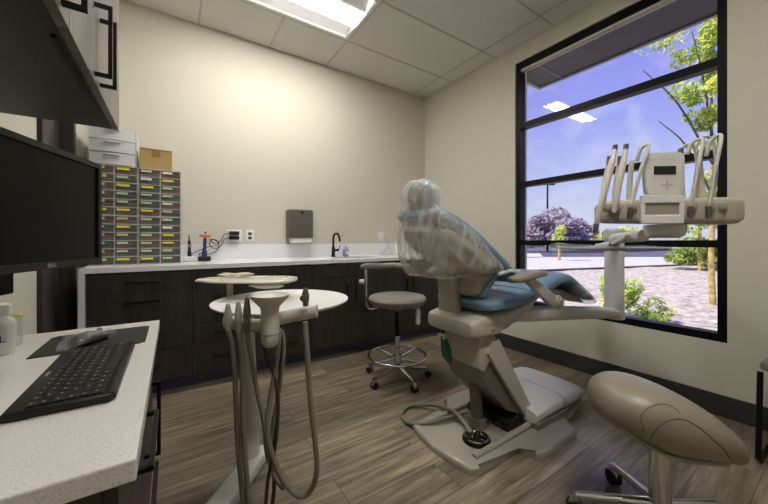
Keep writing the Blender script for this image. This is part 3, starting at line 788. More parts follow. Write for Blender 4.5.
obj('legrest_frame', sweep([(1.95, .785, .13, .012), (2.1, .765, .13, .014), (2.28, .715, .125, .012), (2.45, .650, .11, .008)], 20, 3), 'shell_dark', chair)
obj('legrest_cover', sweep([(2.22, .795, .190, .034), (2.32, .748, .186, .038), (2.44, .696, .174, .036), (2.54, .652, .156, .030), (2.575, .638, .12, .014)], 28, 2.8).jitter(.004, 22), 'film', chair)
obj('seat_seam', MB().tube([(1.66, .998, .806), (1.64, 1.06, .819), (1.64, 1.38, .819), (1.66, 1.44, .806)], .0022, 6, smooth=4), 'seam', chair)
obj('lumbar_cushion', sweep([(1.335, .785, .11, .012), (1.34, .80, .150, .024), (1.355, .85, .160, .028), (1.39, .90, .175, .03), (1.43, .94, .17, .02)], 32, 3.2), 'blue', chair)
obj('back_cushion', sweep([(1.525, .875, .17, .014), (1.512, .89, .205, .034), (1.465, .925, .222, .038), (1.36, 1.0, .225, .038), (1.21, 1.105, .215, .038), (1.08, 1.185, .195, .036), (1.01, 1.215, .165, .03), (.985, 1.222, .12, .014)], 36, 3.2), 'blue', chair)
obj('back_shell', sweep([(1.295, .800, .10, .012), (1.300, .82, .135, .030), (1.315, .86, .145, .036), (1.35, .93, .185, .050), (1.30, .975, .205, .055), (1.16, 1.06, .20, .055), (1.06, 1.12, .17, .045), (1.0, 1.15, .11, .018)], 32, 3.0), 'beige_plastic', chair)
hc = Vector((1.035, CY, 1.305)); hu = Vector((-.22, 0, .975)).normalized(); hn = Vector((.975, 0, .22)).normalized()
secs = []
for s_, w in ((-.090, .04), (-.080, .085), (-.05, .108), (0, .115), (.040, .098), (.066, .062), (.080, .025)):
    secs.append((hc+hu*s_+hn*(s_*s_), Yv, hn, w, .027 if abs(s_) < .09 else .012))
obj('headrest_cushion', MB().body(secs, 32, 2.6), 'blue', chair)
secs = []
for s_, w in ((-.07, .03), (-.055, .060), (0, .082), (.040, .062), (.056, .025)):
    secs.append((hc+hu*s_-hn*.030, Yv, hn, w, .014 if abs(s_) < .07 else .007))
obj('headrest_shell', MB().body(secs, 28, 2.4), 'beige_plastic', chair)
obj('headrest_bar', MB().box((1.015, CY, 1.19), (.025, .06, .16), rot=Matrix.Rotation(R_(-15), 4, 'Y'), bevel=.008), 'dark_steel', chair)
obj('headrest_knob', MB().cyl((1.02, 1.16, 1.19), (1.02, 1.28, 1.19), .018, seg=20), 'black_plastic', chair)
obj('back_lever', MB().tube([(1.10, 1.30, .945), (1.04, 1.30, .945)], .03, 16), 'beige_plastic', chair)
# plastic bag over headrest and back: horizontal slices
sl_ = [(.905, 1.06, 1.14, .10), (.912, 1.03, 1.30, .17), (.925, 1.012, 1.47, .205), (.95, .998, 1.50, .228), (1.0, .982, 1.435, .235), (1.05, .975, 1.36, .236), (1.10, .970, 1.285, .232), (1.15, .968, 1.205, .222), (1.20, .968, 1.125, .20), (1.235, .970, 1.075, .155), (1.27, .972, 1.078, .130), (1.32, .976, 1.075, .124), (1.355, .982, 1.062, .104), (1.38, .990, 1.048, .070), (1.393, 1.0, 1.035, .028)]
SA = smooth_path([Vector((a, b, c)) for a, b, c, d in sl_], 4); SB = smooth_path([Vector((d, 0, 0)) for a, b, c, d in sl_], 4)
g = MB(); g.body([(Vector(((q[1]+q[2])/2, CY, q[0])), Yv, (1, 0, 0), max(.01, r_.x), max(.01, (q[2]-q[1])/2)) for q, r_ in zip(SA, SB)], 64, 2.9)
for v in g.bm.verts:
    q = v.co.copy(); f1 = noise.noise(Vector((q.x*8, q.y*8, q.z*8))); f2 = noise.noise(Vector(((q.x-q.z)*6, q.y*24, (q.x+q.z)*22)))
    dd = (q-Vector((1.15, CY, 1.1))).normalized()
    v.co += dd*(f1*.010+f2*.006)
obj('plastic_cover', g, 'film', chair)
obj('cover_hem', MB().tube([(1.53, 1.02, .905), (1.50, .99, .925), (1.45, .982, .935), (1.38, .984, .932), (1.33, .99, .925)], .009, 8, smooth=6).jitter(.006, 40), 'film_white', chair)
# armrest
ar = MB(); secs = []
for x, y, z, w, h in ((1.30, .93, .888, .012, .006), (1.315, .93, .889, .030, .016), (1.38, .93, .892, .036, .020), (1.47, .93, .900, .036, .021), (1.57, .93, .908, .034, .019), (1.63, .93, .905, .028, .014), (1.645, .93, .903, .012, .006)):
    secs.append((Vector((1.36+(x-1.30)*.83, y+.01, z+.010)), Yv, (0, 0, 1), w, h*1.05))
obj('armrest_pad', ar.body(secs, 24, 2.6), 'taupe_vinyl', chair)
obj('armrest_arm', slab_xz([(1.47, .895), (1.56, .895), (1.785, .775), (1.80, .745), (1.76, .725), (1.71, .735)], .935, .965, .008), 'cream_plastic', chair)
obj('armrest_hub', MB().lathe([(.001, 0), (.033, 0), (.036, .006), (.036, .03), (.026, .035), (.001, .035)], (1.78, .925, .750), axis=(0, 1, 0)).lathe([(.001, -.012), (.022, -.010), (.026, 0), (.001, 0)], (1.78, .925, .750), axis=(0, 1, 0)), 'cream_plastic', chair)
ar = MB(); ar.body([(Vector((p[0].x, 2*CY-p[0].y, p[0].z)), p[1], p[2], p[3], p[4]) for p in secs], 24, 2.6)
obj('armrest_pad', ar, 'taupe_vinyl', chair)
obj('armrest_arm', slab_xz([(1.47, .895), (1.56, .895), (1.785, .775), (1.80, .745), (1.76, .725), (1.71, .735)], 1.475, 1.505, .008), 'cream_plastic', chair)
obj('release_lever', MB().tube([(1.28, 1.28, .585), (1.23, 1.26, .578), (1.19, 1.27, .583)], .006, 8, smooth=4).cyl((1.24, 1.27, .578), (1.24, 1.27, .55), .010), 'cream_plastic', chair)
# green tag hanging
g = MB(); g.prism([(0, 0), (.05, 0), (.05, .004), (0, .004)], 0, .12)
gt = MB()
pp = [(1.27, 1.31, .585), (1.268, 1.305, .54), (1.275, 1.295, .49), (1.285, 1.285, .44), (1.29, 1.28, .405)]
rings = []
for i, p in enumerate(pp):
    w = .010+.012*i if i < 4 else .010
    rings.append([Vector(p)+RT*w*.8, Vector(p)+FW*.002, Vector(p)-RT*w*.8, Vector(p)-FW*.002])
gt.ring_loft(rings)
tag(obj('green_ribbon', gt, 'green_cloth', smooth=False), 'dark green cloth strip hanging below the chair seat casting', 'ribbon')

# foot control
fc = thing('foot_control', 'round chrome foot control disc lying on the chair base', 'foot pedal', (1.335, 1.13, .036))
obj('pedal_base', MB().lathe([(.001, .036), (.072, .036), (.074, .042), (.070, .052), (.001, .052)], (1.335, 1.13, 0)), 'black_plastic', fc)
g = MB().lathe([(.001, .052), (.058, .052), (.064, .056), (.060, .062), (.052, .058), (.001, .058)], (1.335, 1.13, 0), 36)
obj('pedal_disc', g, 'chrome', fc)
g = MB()
for k in range(6): g.box((1.335+.032*math.cos(k*PI/3), 1.13+.032*math.sin(k*PI/3), .0595), (.042, .008, .004), rz=k*PI/3)
obj('pedal_spokes', g, 'black_plastic', fc, smooth=False)
obj('pedal_guard', MB().tube([(1.335-.03, 1.13, .058), (1.335-.02, 1.13, .085), (1.335+.01, 1.125, .09), (1.335+.03, 1.12, .062)], .006, 8, smooth=5), 'chrome', fc)
obj('pedal_hose', MB().tube([(1.335, 1.165, .055), (1.365, 1.28, .085), (1.39, 1.42, .065), (1.37, 1.56, .03), (1.28, 1.63, .013), (1.18, 1.58, .0125), (1.155, 1.47, .02), (1.22, 1.375, .05), (1.36, 1.335, .055), (1.48, 1.31, .06), (1.58, 1.28, .07)], .0115, 10, smooth=8), 'hose', fc)

# ================================================================ POST + DELIVERY
PX, PY = 2.37, .888
dp = thing('delivery_post', 'white delivery post rising from a flat arm beside the chair seat', 'dental unit post', (PX, PY, .585))
obj('post', MB().cyl((PX, PY, .59), (PX, PY, 1.165), .055, .052, seg=32), 'white_enamel', dp)
st = Vector((1.62, 1.20, 0)); en = Vector((PX, PY, 0)); dv = (en-st).normalized(); L_ = (en-st).length
g = MB(); S = []
for k in range(9):
    t_ = k/8; hw = .075+.0*t_
    S.append((st+dv*(L_+.03)*t_+Vector((0, 0, .655-.028*t_)), Vector((-dv.y, dv.x, 0)), (0, 0, 1), (.07 if k < 8 else .05), .045-.018*t_ if k < 8 else .018))
obj('support_arm', g.body(S, 24, 4), 'white_enamel', dp)
obj('post_collar', MB().lathe([(.056, 1.10), (.066, 1.105), (.066, 1.15), (.001, 1.15), (.001, 1.10)], (PX, PY, 0)), 'cream_plastic', dp)

HD = 1.25; HC = Vector((1.628, .425, 1.205)); HRZ = VIEW_RZ-R_(5)
dh = thing('dental_unit', 'warm grey dental delivery console with keypad and row of handpieces by the window', 'dental unit', HC, rz=HRZ)
p = .00393
_c, _s = math.cos(R_(5)), math.sin(R_(5)); _D0 = HC.dot(FW); _R0 = HC.dot(RT)
def lx(px, y=.0):
    t_ = (px-384)/318
    return (t_*(_D0+y*_c)-_R0+y*_s)/(_c+t_*_s)
# console body, rounded ends
g = MB(); S = []
for k, (x, f) in enumerate(((-.258, .35), (-.254, .7), (-.243, .92), (-.22, 1), (-.1, 1), (.1, 1), (.19, 1), (.213, .95), (.228, .75), (.233, .4))):
    hz = (.044+.009*(x+.25)/.5)*f; S.append((Vector((x, -.002, -.002)), (0, 1, 0), (0, 0, 1), .052*(.6+.4*f), hz))
obj('console_body', g.body(S, 36, 5.5), 'console_grey', dh, local=True)
g = MB(); cx = lx(665, -.06); kx = lx(663, 0)-.005
zt, zb_ = .056, -.052
g.bb(cx-.076, cx+.076, -.062, -.05, .026, zt, bevel=.003).bb(cx-.076, cx+.076, -.062, -.05, zb_, -.018, bevel=.003).bb(cx-.076, cx-.062, -.062, -.05, -.019, .027).bb(cx+.062, cx+.076, -.062, -.05, -.019, .027)
obj('console_front', g, 'white_plastic', dh, local=True, smooth=False)
obj('console_recess', MB().bb(cx-.062, cx+.062, -.0565, -.054, -.019, .027), 'beige_plastic', dh, local=True, smooth=False)
# keypad
kp = MB().body([(Vector((kx+.005, .0, z)), (1, 0, 0), (0, 1, 0), w, .013) for z, w in ((.064, .058), (.070, .066), (.10, .071), (.16, .073), (.205, .073), (.224, .068), (.229, .058))], 28, 7)
kpo = obj('keypad', kp, 'keypad_white', dh, local=True)
obj('keypad_display', MB().bb(kx-.038, kx+.042, -.0142, -.0125, .143, .176), 'lcd', kpo, local=True, smooth=False)
g = MB()
for k in range(3): g.bb(kx-.05+.035*k, kx-.035+.035*k, -.0138, -.0125, .200, .203).bb(kx-.05+.035*k, kx-.035+.035*k, -.0138, -.0125, .128, .131)
g.bb(kx-.04, kx-.025, -.0138, -.0125, .080, .083)
obj('keypad_cross', MB().bb(kx-.012, kx+.032, -.0138, -.0125, .098, .106).bb(kx+.006, kx+.014, -.0139, -.0125, .082, .122), 'organizer', kpo, local=True, smooth=False)
obj('keypad_symbols', g, 'organizer', kpo, local=True, smooth=False)
obj('keypad_neck', MB().bb(kx-.02, kx+.03, -.006, .02, .05, .07, bevel=.003), 'beige_plastic', dh, local=True, smooth=False)
# holders
for px in (608, 618, 634, 693, 711, 723):
    obj('handpiece_holder', MB().box((lx(px, -.05), -.052, .012), (.030, .03, .034), bevel=.01), 'beige_plastic', dh, local=True)
# whip arms behind, handpieces in front
def whip(x0, x1, h, mat_='cream_plastic'):
    return obj('whip_arm', MB().tube([(x0, .035, .03), (x0+(x1-x0)*.4, .035, .03+h*.45), (x1, .03, h)], lambda t_: .0115-.003*t_, 12, smooth=5), mat_, dh, local=True)
def loop(xa, za, xt, zt_, xb, zb__, drop=-.06, label=None):
    pts = [(xa, .0, za), (xa+(xt-xa)*.35, -.005, za+(zt_-za)*.75), (xt, -.015, zt_), (xt+(xb-xt)*.12, -.03, zt_-.03), (xt+(xb-xt)*.5, -.045, (zt_+zb__)/2+.02), (xb, drop, zb__)]
    return obj('handpiece_hose', MB().tube(pts, .0068, 10, smooth=7), 'hose_light', dh, local=True)
def tip(xa, za, xb, zb__, y=-.065, m='steel'):
    return obj('handpiece_tip', MB().cyl((xa, y, za), (xb, y, zb__), .0095, .0085, seg=16), m, dh, local=True)
whip(lx(608), lx(614), .21); whip(lx(620), lx(625), .21); whip(lx(635), lx(637), .21); whip(lx(690), lx(687), .235); whip(lx(711), lx(706), .225)
# long air-water syringe and handpiece hanging in front of the console
obj('handpiece', MB().tube([(lx(616, -.03), -.03, .238), (lx(614, -.05), -.05, .18), (lx(608, -.065), -.065, .08), (lx(603, -.075), -.075, .0), (lx(600, -.078), -.078, -.055)], lambda t_: .0115 if .15 < t_ < .75 else .009, 12, smooth=5), 'cream_plastic', dh, local=True)
tip(lx(600, -.078), -.052, lx(598.8, -.078), -.088, -.078)
obj('handpiece', MB().tube([(lx(627, -.03), -.03, .240), (lx(625, -.045), -.045, .18), (lx(621, -.06), -.060, .09), (lx(618, -.068), -.068, .02), (lx(617, -.07), -.070, -.01)], lambda t_: .0115 if .15 < t_ < .8 else .009, 12, smooth=5), 'cream_plastic', dh, local=True)
tip(lx(617, -.06), -.005, lx(616.8, -.06), -.045, -.070, 'dark_steel')
tip(lx(616, -.03), .236, lx(616.5, -.03), .258, -.03); tip(lx(627, -.03), .238, lx(627.5, -.03), .26, -.03)
loop(lx(637), .20, lx(645), .262, lx(633, -.06), -.0, -.058); tip(lx(633.5, -.06), .01, lx(632.5, -.06), -.03, -.060)
loop(lx(687), .225, lx(698), .278, lx(693, -.06), .0, -.06); tip(lx(693, -.06), .012, lx(693, -.06), -.028, -.062, 'dark_steel')
loop(lx(706), .215, lx(716), .292, lx(711, -.06), .0, -.06); tip(lx(711, -.06), .012, lx(711, -.06), -.028, -.062, 'dark_steel')
obj('handpiece_hose', MB().tube([(lx(687), .03, .235), (lx(690), .03, .262), (lx(700), .03, .265), (lx(703), .025, .18), (lx(700), .02, .04)], .006, 10, smooth=7), 'hose_light', dh, local=True)
obj('handpiece_hose', MB().tube([(lx(706), .03, .225), (lx(703), .03, .26), (lx(712), .03, .30), (lx(721), .03, .27), (lx(721), .02, .15), (lx(716), .02, .04)], .006, 10, smooth=7), 'hose_light', dh, local=True)
for px, zt2 in ((614, .215), (625, .215), (687, .24), (706, .23)):
    obj('whip_clip', MB().cyl((lx(px), .03, zt2-.022), (lx(px), .03, zt2+.014), .0115, .009, seg=14), 'steel', dh, local=True)
# neck and arm to the post
obj('console_neck', MB().lathe([(.001, -.105), (.045, -.105), (.062, -.095), (.068, -.075), (.068, -.052), (.001, -.052)], (lx(663, .03), .03, 0)), 'white_enamel', dh, local=True)
inv = (Matrix.Translation(HC) @ Matrix.Rotation(HRZ, 4, 'Z')).inverted()
pl = inv @ Vector((PX, PY, 1.10))
obj('flex_arm', MB().tube([(cx+.01, .05, -.095), (cx+.05, .3, -.105), (pl.x-.02, pl.y-.05, pl.z-.01-.0), (pl.x, pl.y, pl.z)], .024, 14, smooth=5), 'white_enamel', dh, local=True)
# tray under the console
TP = Vector((1.80, .86, 1.058))
TD = 1.62; tp = FW*TD+RT*((612-384)/318*TD)
tr = thing('instrument_tray', 'flat plastic-wrapped instrument tray on an arm under the delivery console', 'tray', (tp.x, tp.y, 1.06), rz=VIEW_RZ)
g = MB()
rr_ = []
for k in range(28):
    a = 2*PI*k/28; ca, sa = math.cos(a), math.sin(a)
    rr_.append((.235*math.copysign(abs(ca)**.6, ca), .15*math.copysign(abs(sa)**.6, sa)))
g.prism(rr_, -.018, -.006, bevel=.005); obj('tray_plate', g, 'steel', tr, local=True)
g = MB(); g.body([(Vector((x, 0, -.010)), (0, 1, 0), (0, 0, 1), w, h) for x, w, h in ((-.29, .02, .010), (-.27, .10, .028), (-.20, .15, .022), (0, .165, .014), (.15, .155, .013), (.24, .08, .008))], 24, 2.4).jitter(.006, 25)
obj('tray_wrap', g, 'film_thin', tr, local=True)
q = inv  # arm from tray to the neck under the console
nk = Matrix.Translation(HC) @ Matrix.Rotation(HRZ, 4, 'Z') @ Vector((cx-.02, .10, -.10))
tl = (Matrix.Translation(Vector((tp.x, tp.y, 1.06))) @ Matrix.Rotation(VIEW_RZ, 4, 'Z')).inverted() @ nk
obj('tray_arm', MB().tube([(-.05, 0, .008), (0, -.01, .012), ((tl.x)*.5, tl.y*.4, .02), (tl.x, tl.y, tl.z)], .012, 12, smooth=6).lathe([(.001, -.004), (.03, -.004), (.03, .012), (.001, .016)], (-.05, 0, 0)), 'white_enamel', tr, local=True)

# ================================================================ ASSISTANT CART
def P2(px, D, z): 
    v = FW*D+RT*((px-384)/318*D); return Vector((v.x, v.y, z))
pole = P2(250, 1.53, 0)
cart = thing('assistant_cart', 'cream assistant stand with round table, hose holders and slanted floor bar', 'dental cart', (pole.x, pole.y, 0))
def zz(py, D): return H-(py-240.5)/318*D
# foot bar
b0 = P2(262, 1.60, 0); b1 = P2(205, 1.18, 0); dv = (b1-b0).normalized(); sv = Vector((-dv.y, dv.x, 0))
secs = [(b0+Vector((0, 0, .03))-dv*.03, sv, (0, 0, 1), .02, .012), (b0+Vector((0, 0, .032)), sv, (0, 0, 1), .045, .030), (b0.lerp(b1, .4)+Vector((0, 0, .032)), sv, (0, 0, 1), .05, .031), (b1+Vector((0, 0, .032)), sv, (0, 0, 1), .05, .031), (b1+dv*.05+Vector((0, 0, .03)), sv, (0, 0, 1), .03, .02)]
obj('floor_bar', MB().body(secs, 24, 4), 'white_enamel', cart)
obj('pole', MB().tube([pole+Vector((0, 0, .055)), pole+Vector((-.015, .0, .79))], lambda t_: .046-.016*t_, 24), 'white_enamel', cart)
dc = P2(283, 1.50, 0)
obj('table_disc', MB().lathe([(.001, .792), (.19, .792), (.285, .798), (.303, .807), (.305, .813), (.298, .813), (.283, .806), (.001, .804)], (dc.x, dc.y, 0), 64), 'white_plastic', cart)
obj('table_bracket', MB().tube([pole+Vector((-.01, 0, .77)), dc+Vector((0, 0, .787))], .02, 12), 'cream_plastic', cart)
# rail for tools (front of disc)
DR = 1.10
ra, rb = P2(227, DR+.02, .80), P2(316, DR-.0, .845)
obj('tool_rail', MB().tube([P2(225, DR, zz(322, DR)), P2(229, DR, zz(322, DR)), P2(245, DR, zz(325, DR)), P2(262, DR, zz(325, DR)), P2(272, DR, zz(321, DR)), P2(290, DR, zz(316, DR)), P2(314, DR, zz(311.5, DR)), P2(317, DR, zz(311, DR))], lambda t_: .0225 if .03 < t_ < .97 else .016, 16, smooth=4), 'cream_plastic', cart)
obj('rail_bracket', MB().tube([P2(279, DR+.03, .815), P2(273, DR+.12, .76), pole+Vector((.0, -.02, .68))], .016, 12), 'cream_plastic', cart)
cp = P2(270, DR-.03, 0)
obj('suction_funnel', MB().lathe([(.001, .737), (.018, .735), (.026, .745), (.0285, .765), (.0305, .80), (.029, .85), (.031, .866), (.045, .882), (.060, .898), (.062, .908), (.057, .909), (.045, .899), (.001, .893)], (cp.x, cp.y, 0), 36), 'cream_plastic', cart)
obj('funnel_ring', MB().lathe([(.0285, .776), (.0305, .777), (.0305, .780), (.0285, .781)], (cp.x, cp.y, 0), 36), 'beige_plastic', cart)
def tool(px, yt_, yb__, m, name='suction_handpiece'):
    c = P2(px, DR-.03, 0); zt_, zb__ = zz(yt_, DR-.03), zz(yb__, DR-.03); h = zt_-zb__
    return obj(name, MB().lathe([(.001, zb__), (.009, zb__), (.010, zb__+h*.2), (.0125, zb__+h*.4), (.0125, zb__+h*.6), (.009, zb__+h*.85), (.006, zt_), (.001, zt_)], (c.x, c.y, 0), 18), m, cart)
tool(228, 304, 330, 'beige_plastic'); tool(238.5, 302, 332, 'beige_plastic')
tool(247, 298, 332, 'dark_steel', 'air_water_syringe')
c = P2(247, DR-.03, 0); obj('syringe_nozzle', MB().cyl((c.x, c.y, zz(298.5, DR-.03)), (c.x, c.y, zz(294, DR-.03)), .004), 'chrome', cart)
tool(305.5, 288, 306, 'dark_steel', 'saliva_ejector')
c = P2(303, DR-.05, 0); obj('ejector_valve', MB().cyl((c.x, c.y, zz(298, DR-.05)), (c.x-.004, c.y-.01, zz(298, DR-.05)), .010), 'dark_steel', cart)
def hose(pts, m='hose', r=.0085):
    P_ = [P2(px, D, z) for px, D, z in pts]
    return obj('hose', MB().tube(P_, r, 10, smooth=8), m, cart)
def hp_(l, **k): return hose([(px, D, max(.012, zz(py, D))) for px, py, D in l], **k)
hp_([(228, 328, DR-.03), (233, 350, DR-.02), (236, 400, DR), (239, 460, DR+.02), (246, 520, DR+.04), (252, 540, DR+.1)])
hp_([(238.5, 330, DR-.03), (242, 360, DR-.02), (243, 420, DR), (247, 480, DR+.02), (253, 528, DR+.05), (262, 520, DR+.13)], r=.0095)
hp_([(247, 330, DR-.03), (250, 350, DR-.02), (257, 390, DR), (264, 425, DR+.02), (268, 458, DR+.04), (280, 475, DR+.06), (283, 488, DR+.07), (277, 480, DR+.09), (270, 462, DR+.1), (272, 430, DR+.1), (279, 390, DR+.1), (284, 350, DR+.1), (282, 330, DR+.1)], r=.0075, m='hose')
hp_([(305, 322, DR-.03), (307, 350, DR-.03), (310, 395, DR-.02), (315, 440, DR-.02), (317, 470, DR-.01), (311, 490, DR), (300, 496, DR), (287, 485, DR+.01), (275, 462, DR+.02), (268, 435, DR+.02), (270, 400, DR+.04), (277, 360, DR+.06), (279, 328, DR+.08)], r=.0095)
hp_([(262, 333, DR+.06), (266, 355, DR+.05), (274, 375, DR+.05), (278, 400, DR+.04), (276, 440, DR+.04), (268, 480, DR+.05), (264, 520, DR+.08), (260, 535, DR+.1)], m='hose_dark', r=.007)
hp_([(285, 330, DR+.12), (281, 370, DR+.12), (276, 410, DR+.12), (274, 450, DR+.12), (274, 490, DR+.12), (270, 525, DR+.14)], m='hose_dark', r=.008)
# upper tray with its wrap: stands on an offset stem
sp = P2(230, 1.62, 0)
obj('tray_stem', MB().tube([pole+Vector((-.012, .01, .72)), sp+Vector((0, 0, .73)), sp+Vector((0, 0, .76)), sp+Vector((0, 0, .885))], .015, 14), 'cream_plastic', cart)
tc_ = P2(246, 1.60, 0)
ut = thing('upper_tray', 'long cream tray wrapped in clear plastic above the round table', 'tray', (tc_.x, tc_.y, .89), rz=VIEW_RZ-R_(3))
g = MB(); S = [(Vector((x, 0, .002+.018*(x+.2)*.6)), (0, 1, 0), (0, 0, 1), w, h) for x, w, h in ((-.245, .02, .004), (-.22, .07, .008), (-.12, .10, .011), (.05, .11, .012), (.17, .10, .012), (.225, .07, .010), (.24, .03, .005))]
obj('tray_plate', g.body(S, 24, 3), 'cream_plastic', ut, local=True)
g = MB(); S = [(Vector((x, 0, .002+.010*(x+.2)*.6)), (0, 1, 0), (0, 0, 1), w, h) for x, w, h in ((-.245, .015, .004), (-.22, .06, .008), (-.12, .11, .012), (.05, .125, .013), (.12, .12, .015), (.18, .11, .015), (.235, .085, .010), (.255, .03, .006))]
obj('tray_wrap', g.body(S, 32, 2.5).jitter(.003, 24), 'film_tray', ut, local=True)
g = MB(); g.body([(Vector((x, -.06, -.018)), (0, 1, 0), (0, 0, 1), w, h) for x, w, h in ((.05, .02, .004), (.09, .04, .012), (.14, .045, .015), (.19, .03, .010), (.21, .01, .003))], 20, 2).jitter(.005, 30)
obj('wrap_fold', g, 'film_tray', ut, local=True)
obj('wrap_knot', MB().body([(Vector((x, .0, .03)), (0, 1, 0), (0, 0, 1), .03, h) for x, h in ((-.13, .003), (-.11, .010), (-.08, .008), (-.05, .005), (-.02, .012), (.01, .010), (.03, .003))], 16, 2).jitter(.004, 30), 'film_tray', ut, local=True)

# ================================================================ OPERATOR STOOL (grey, by the counter)
def star_base(t, n, r, hub_z, a0, m, leg_h=.055, wheel_r=.025, tube_r=.014):
    for k in range(n):
        a = a0+2*PI*k/n; d = Vector((math.cos(a), math.sin(a), 0))
        l = obj('leg', MB().tube([d*.02+Vector((0, 0, hub_z)), d*r*.5+Vector((0, 0, hub_z-.02)), d*r+Vector((0, 0, leg_h+.012))], lambda q_: tube_r*1.25-tube_r*.4*q_, 12, smooth=4), m, t, local=True)
        w = obj('caster', MB().cyl(d*(r+.004)+Vector((-d.y*.02, d.x*.02, wheel_r)), d*(r+.004)+Vector((-d.y*.006, d.x*.006, wheel_r)), wheel_r, seg=20).cyl(d*(r+.004)+Vector((d.y*.02, -d.x*.02, wheel_r)), d*(r+.004)+Vector((d.y*.006, -d.x*.006, wheel_r)), wheel_r, seg=20), 'rubber', t, local=True)
        obj('caster_hood', MB().body([(d*(r+.004)+Vector((0, 0, z)), d, (-d.y, d.x, 0), w_, .016) for z, w_ in ((wheel_r-.004, .022), (wheel_r+.012, .026), (wheel_r+.026, .020), (leg_h+.018, .010))], 14, 2.4), m, w, local=True)
sx, sy = 1.475, 2.035
st_ = thing('operator_stool', 'grey vinyl stool with curved arm bar and chrome foot ring by the counter', 'stool', (sx, sy, 0), rz=VIEW_RZ)
star_base(st_, 5, .245, .105, R_(-63), 'chrome')
obj('gas_column', MB().cyl((0, 0, .08), (0, 0, .34), .024, seg=20), 'chrome', st_, local=True)
obj('column_sleeve', MB().cyl((0, 0, .34), (0, 0, .47), .019, seg=20).cyl((0, 0, .47), (0, 0, .57), .016, seg=20), 'black_metal', st_, local=True)
obj('seat_mount', MB().bb(-.07, .07, -.06, .06, .565, .59, bevel=.005).cyl((0, 0, .53), (0, 0, .57), .03), 'dark_steel', st_, local=True)
ring = [(.225*math.cos(2*PI*k/40), .225*math.sin(2*PI*k/40), .185) for k in range(40)]
g = MB().tube(ring, .0105, 10, closed=True)
obj('foot_ring', g, 'chrome', st_, local=True)
g = MB()
for k in range(4):
    a = PI/4+k*PI/2; g.cyl((.02*math.cos(a), .02*math.sin(a), .165), (.222*math.cos(a), .222*math.sin(a), .183), .009, seg=10)
g.lathe([(.001, .14), (.036, .14), (.036, .185), (.001, .185)])
obj('ring_spokes', g, 'chrome', st_, local=True)
obj('seat', MB().lathe([(.001, .588), (.17, .590), (.205, .600), (.222, .618), (.224, .636), (.212, .652), (.17, .662), (.08, .660), (.001, .656)], (0, 0, 0), 48).xform(Matrix.Diagonal((1.02, 1.04, 1, 1))), 'grey_vinyl', st_, local=True)
obj('seat_edge', MB().lathe([(.16, .580), (.205, .592), (.218, .607), (.205, .603), (.16, .592)], (0, 0, 0), 48), 'beige_plastic', st_, local=True)
obj('arm_support', MB().tube([(0, 0, .578), (-.12, .0, .575), (-.20, -.0, .552), (-.235, 0, .575), (-.248, 0, .64), (-.25, 0, .86)], .0125, 12, smooth=6), 'chrome', st_, local=True)
obj('adjust_knob', MB().cyl((-.262, 0, .765), (-.30, 0, .765), .020, .017, seg=18), 'cream_plastic', st_, local=True)
S = []
for k in range(13):
    a = R_(205-k*11.5); x, y = .30*math.cos(a)+.0, .30*math.sin(a)+.02
    x = -.29+k*.034; y = .02+.13*math.sin(PI*k/12)
    S.append((Vector((x, y, .880+.004*math.sin(k))), (0, 1, 0), (0, 0, 1), .030 if 0 < k < 12 else .014, .024 if 0 < k < 12 else .012))
obj('arm_bar', MB().body(S, 20, 2.4), 'grey_vinyl', st_, local=True)
obj('lever', MB().tube([(.05, -.05, .575), (.13, -.08, .570), (.15, -.085, .565)], .006, 8).body([(Vector((.155, -.085, z)), (1, 0, 0), (0, 1, 0), w, .012) for z, w in ((.57, .012), (.55, .018), (.50, .017), (.46, .02), (.45, .012))], 14, 2.2), 'film_white', st_, local=True)

# ================================================================ SADDLE STOOL
SD = 1.16; sb = P2(660, SD, 0)
ss = thing('saddle_stool', 'taupe saddle stool on a chrome column in the near right corner', 'stool', (sb.x, sb.y, 0), rz=VIEW_RZ)
star_base(ss, 5, .265, .125, R_(85), 'chrome', leg_h=.07, wheel_r=.03, tube_r=.017)
obj('gas_column', MB().cyl((0, 0, .08), (0, 0, .40), .033, seg=28), 'chrome', ss, local=True)
obj('seat_mount', MB().cyl((0, 0, .36), (0, 0, .405), .04).bb(-.06, .08, -.06, .06, .385, .405, bevel=.004), 'dark_steel', ss, local=True)
q_ = SD/318
prof = [(591, 398, 402, .02), (594, 387, 410, .07), (601, 379, 417, .105), (612, 374.5, 424, .135), (626, 372.5, 431, .158), (642, 374, 437, .170), (660, 379, 441, .172), (678, 386, 443, .165), (696, 395, 446, .150), (712, 405, 449, .130), (727, 416, 452, .105), (738, 428, 455, .075), (745, 440, 456, .045), (747, 448, 454, .015)]
S = []; seatpts = []
for px, yt, yb_, w in prof:
    x = (px-663)*q_*.87; D_ = SD; ym_ = (yt+yb_)/2; yt, yb_ = ym_-(ym_-yt)*.93, ym_+(yb_-ym_)*.93
    za, zb2 = H-(yb_-240.5)*q_*1.0, H-(yt-240.5)*q_*1.0
    S.append((Vector((x, 0, (za+zb2)/2-.012)), (0, 1, 0), (0, 0, 1), w, (zb2-za)/2)); seatpts.append((x, za, zb2, w))
SS = []
A = smooth_path([Vector((a[0].x, a[0].z, 0)) for a in S], 4); B_ = smooth_path([Vector((a[3], a[4], 0)) for a in S], 4)
for i in range(len(A)): SS.append((Vector((A[i].x, 0, A[i].y)), (0, 1, 0), (0, 0, 1), max(.004, B_[i].x), max(.004, B_[i].y)))
saddle = obj('saddle_seat', MB().body(SS, 44, 2.35), 'taupe_vinyl', ss, local=True)
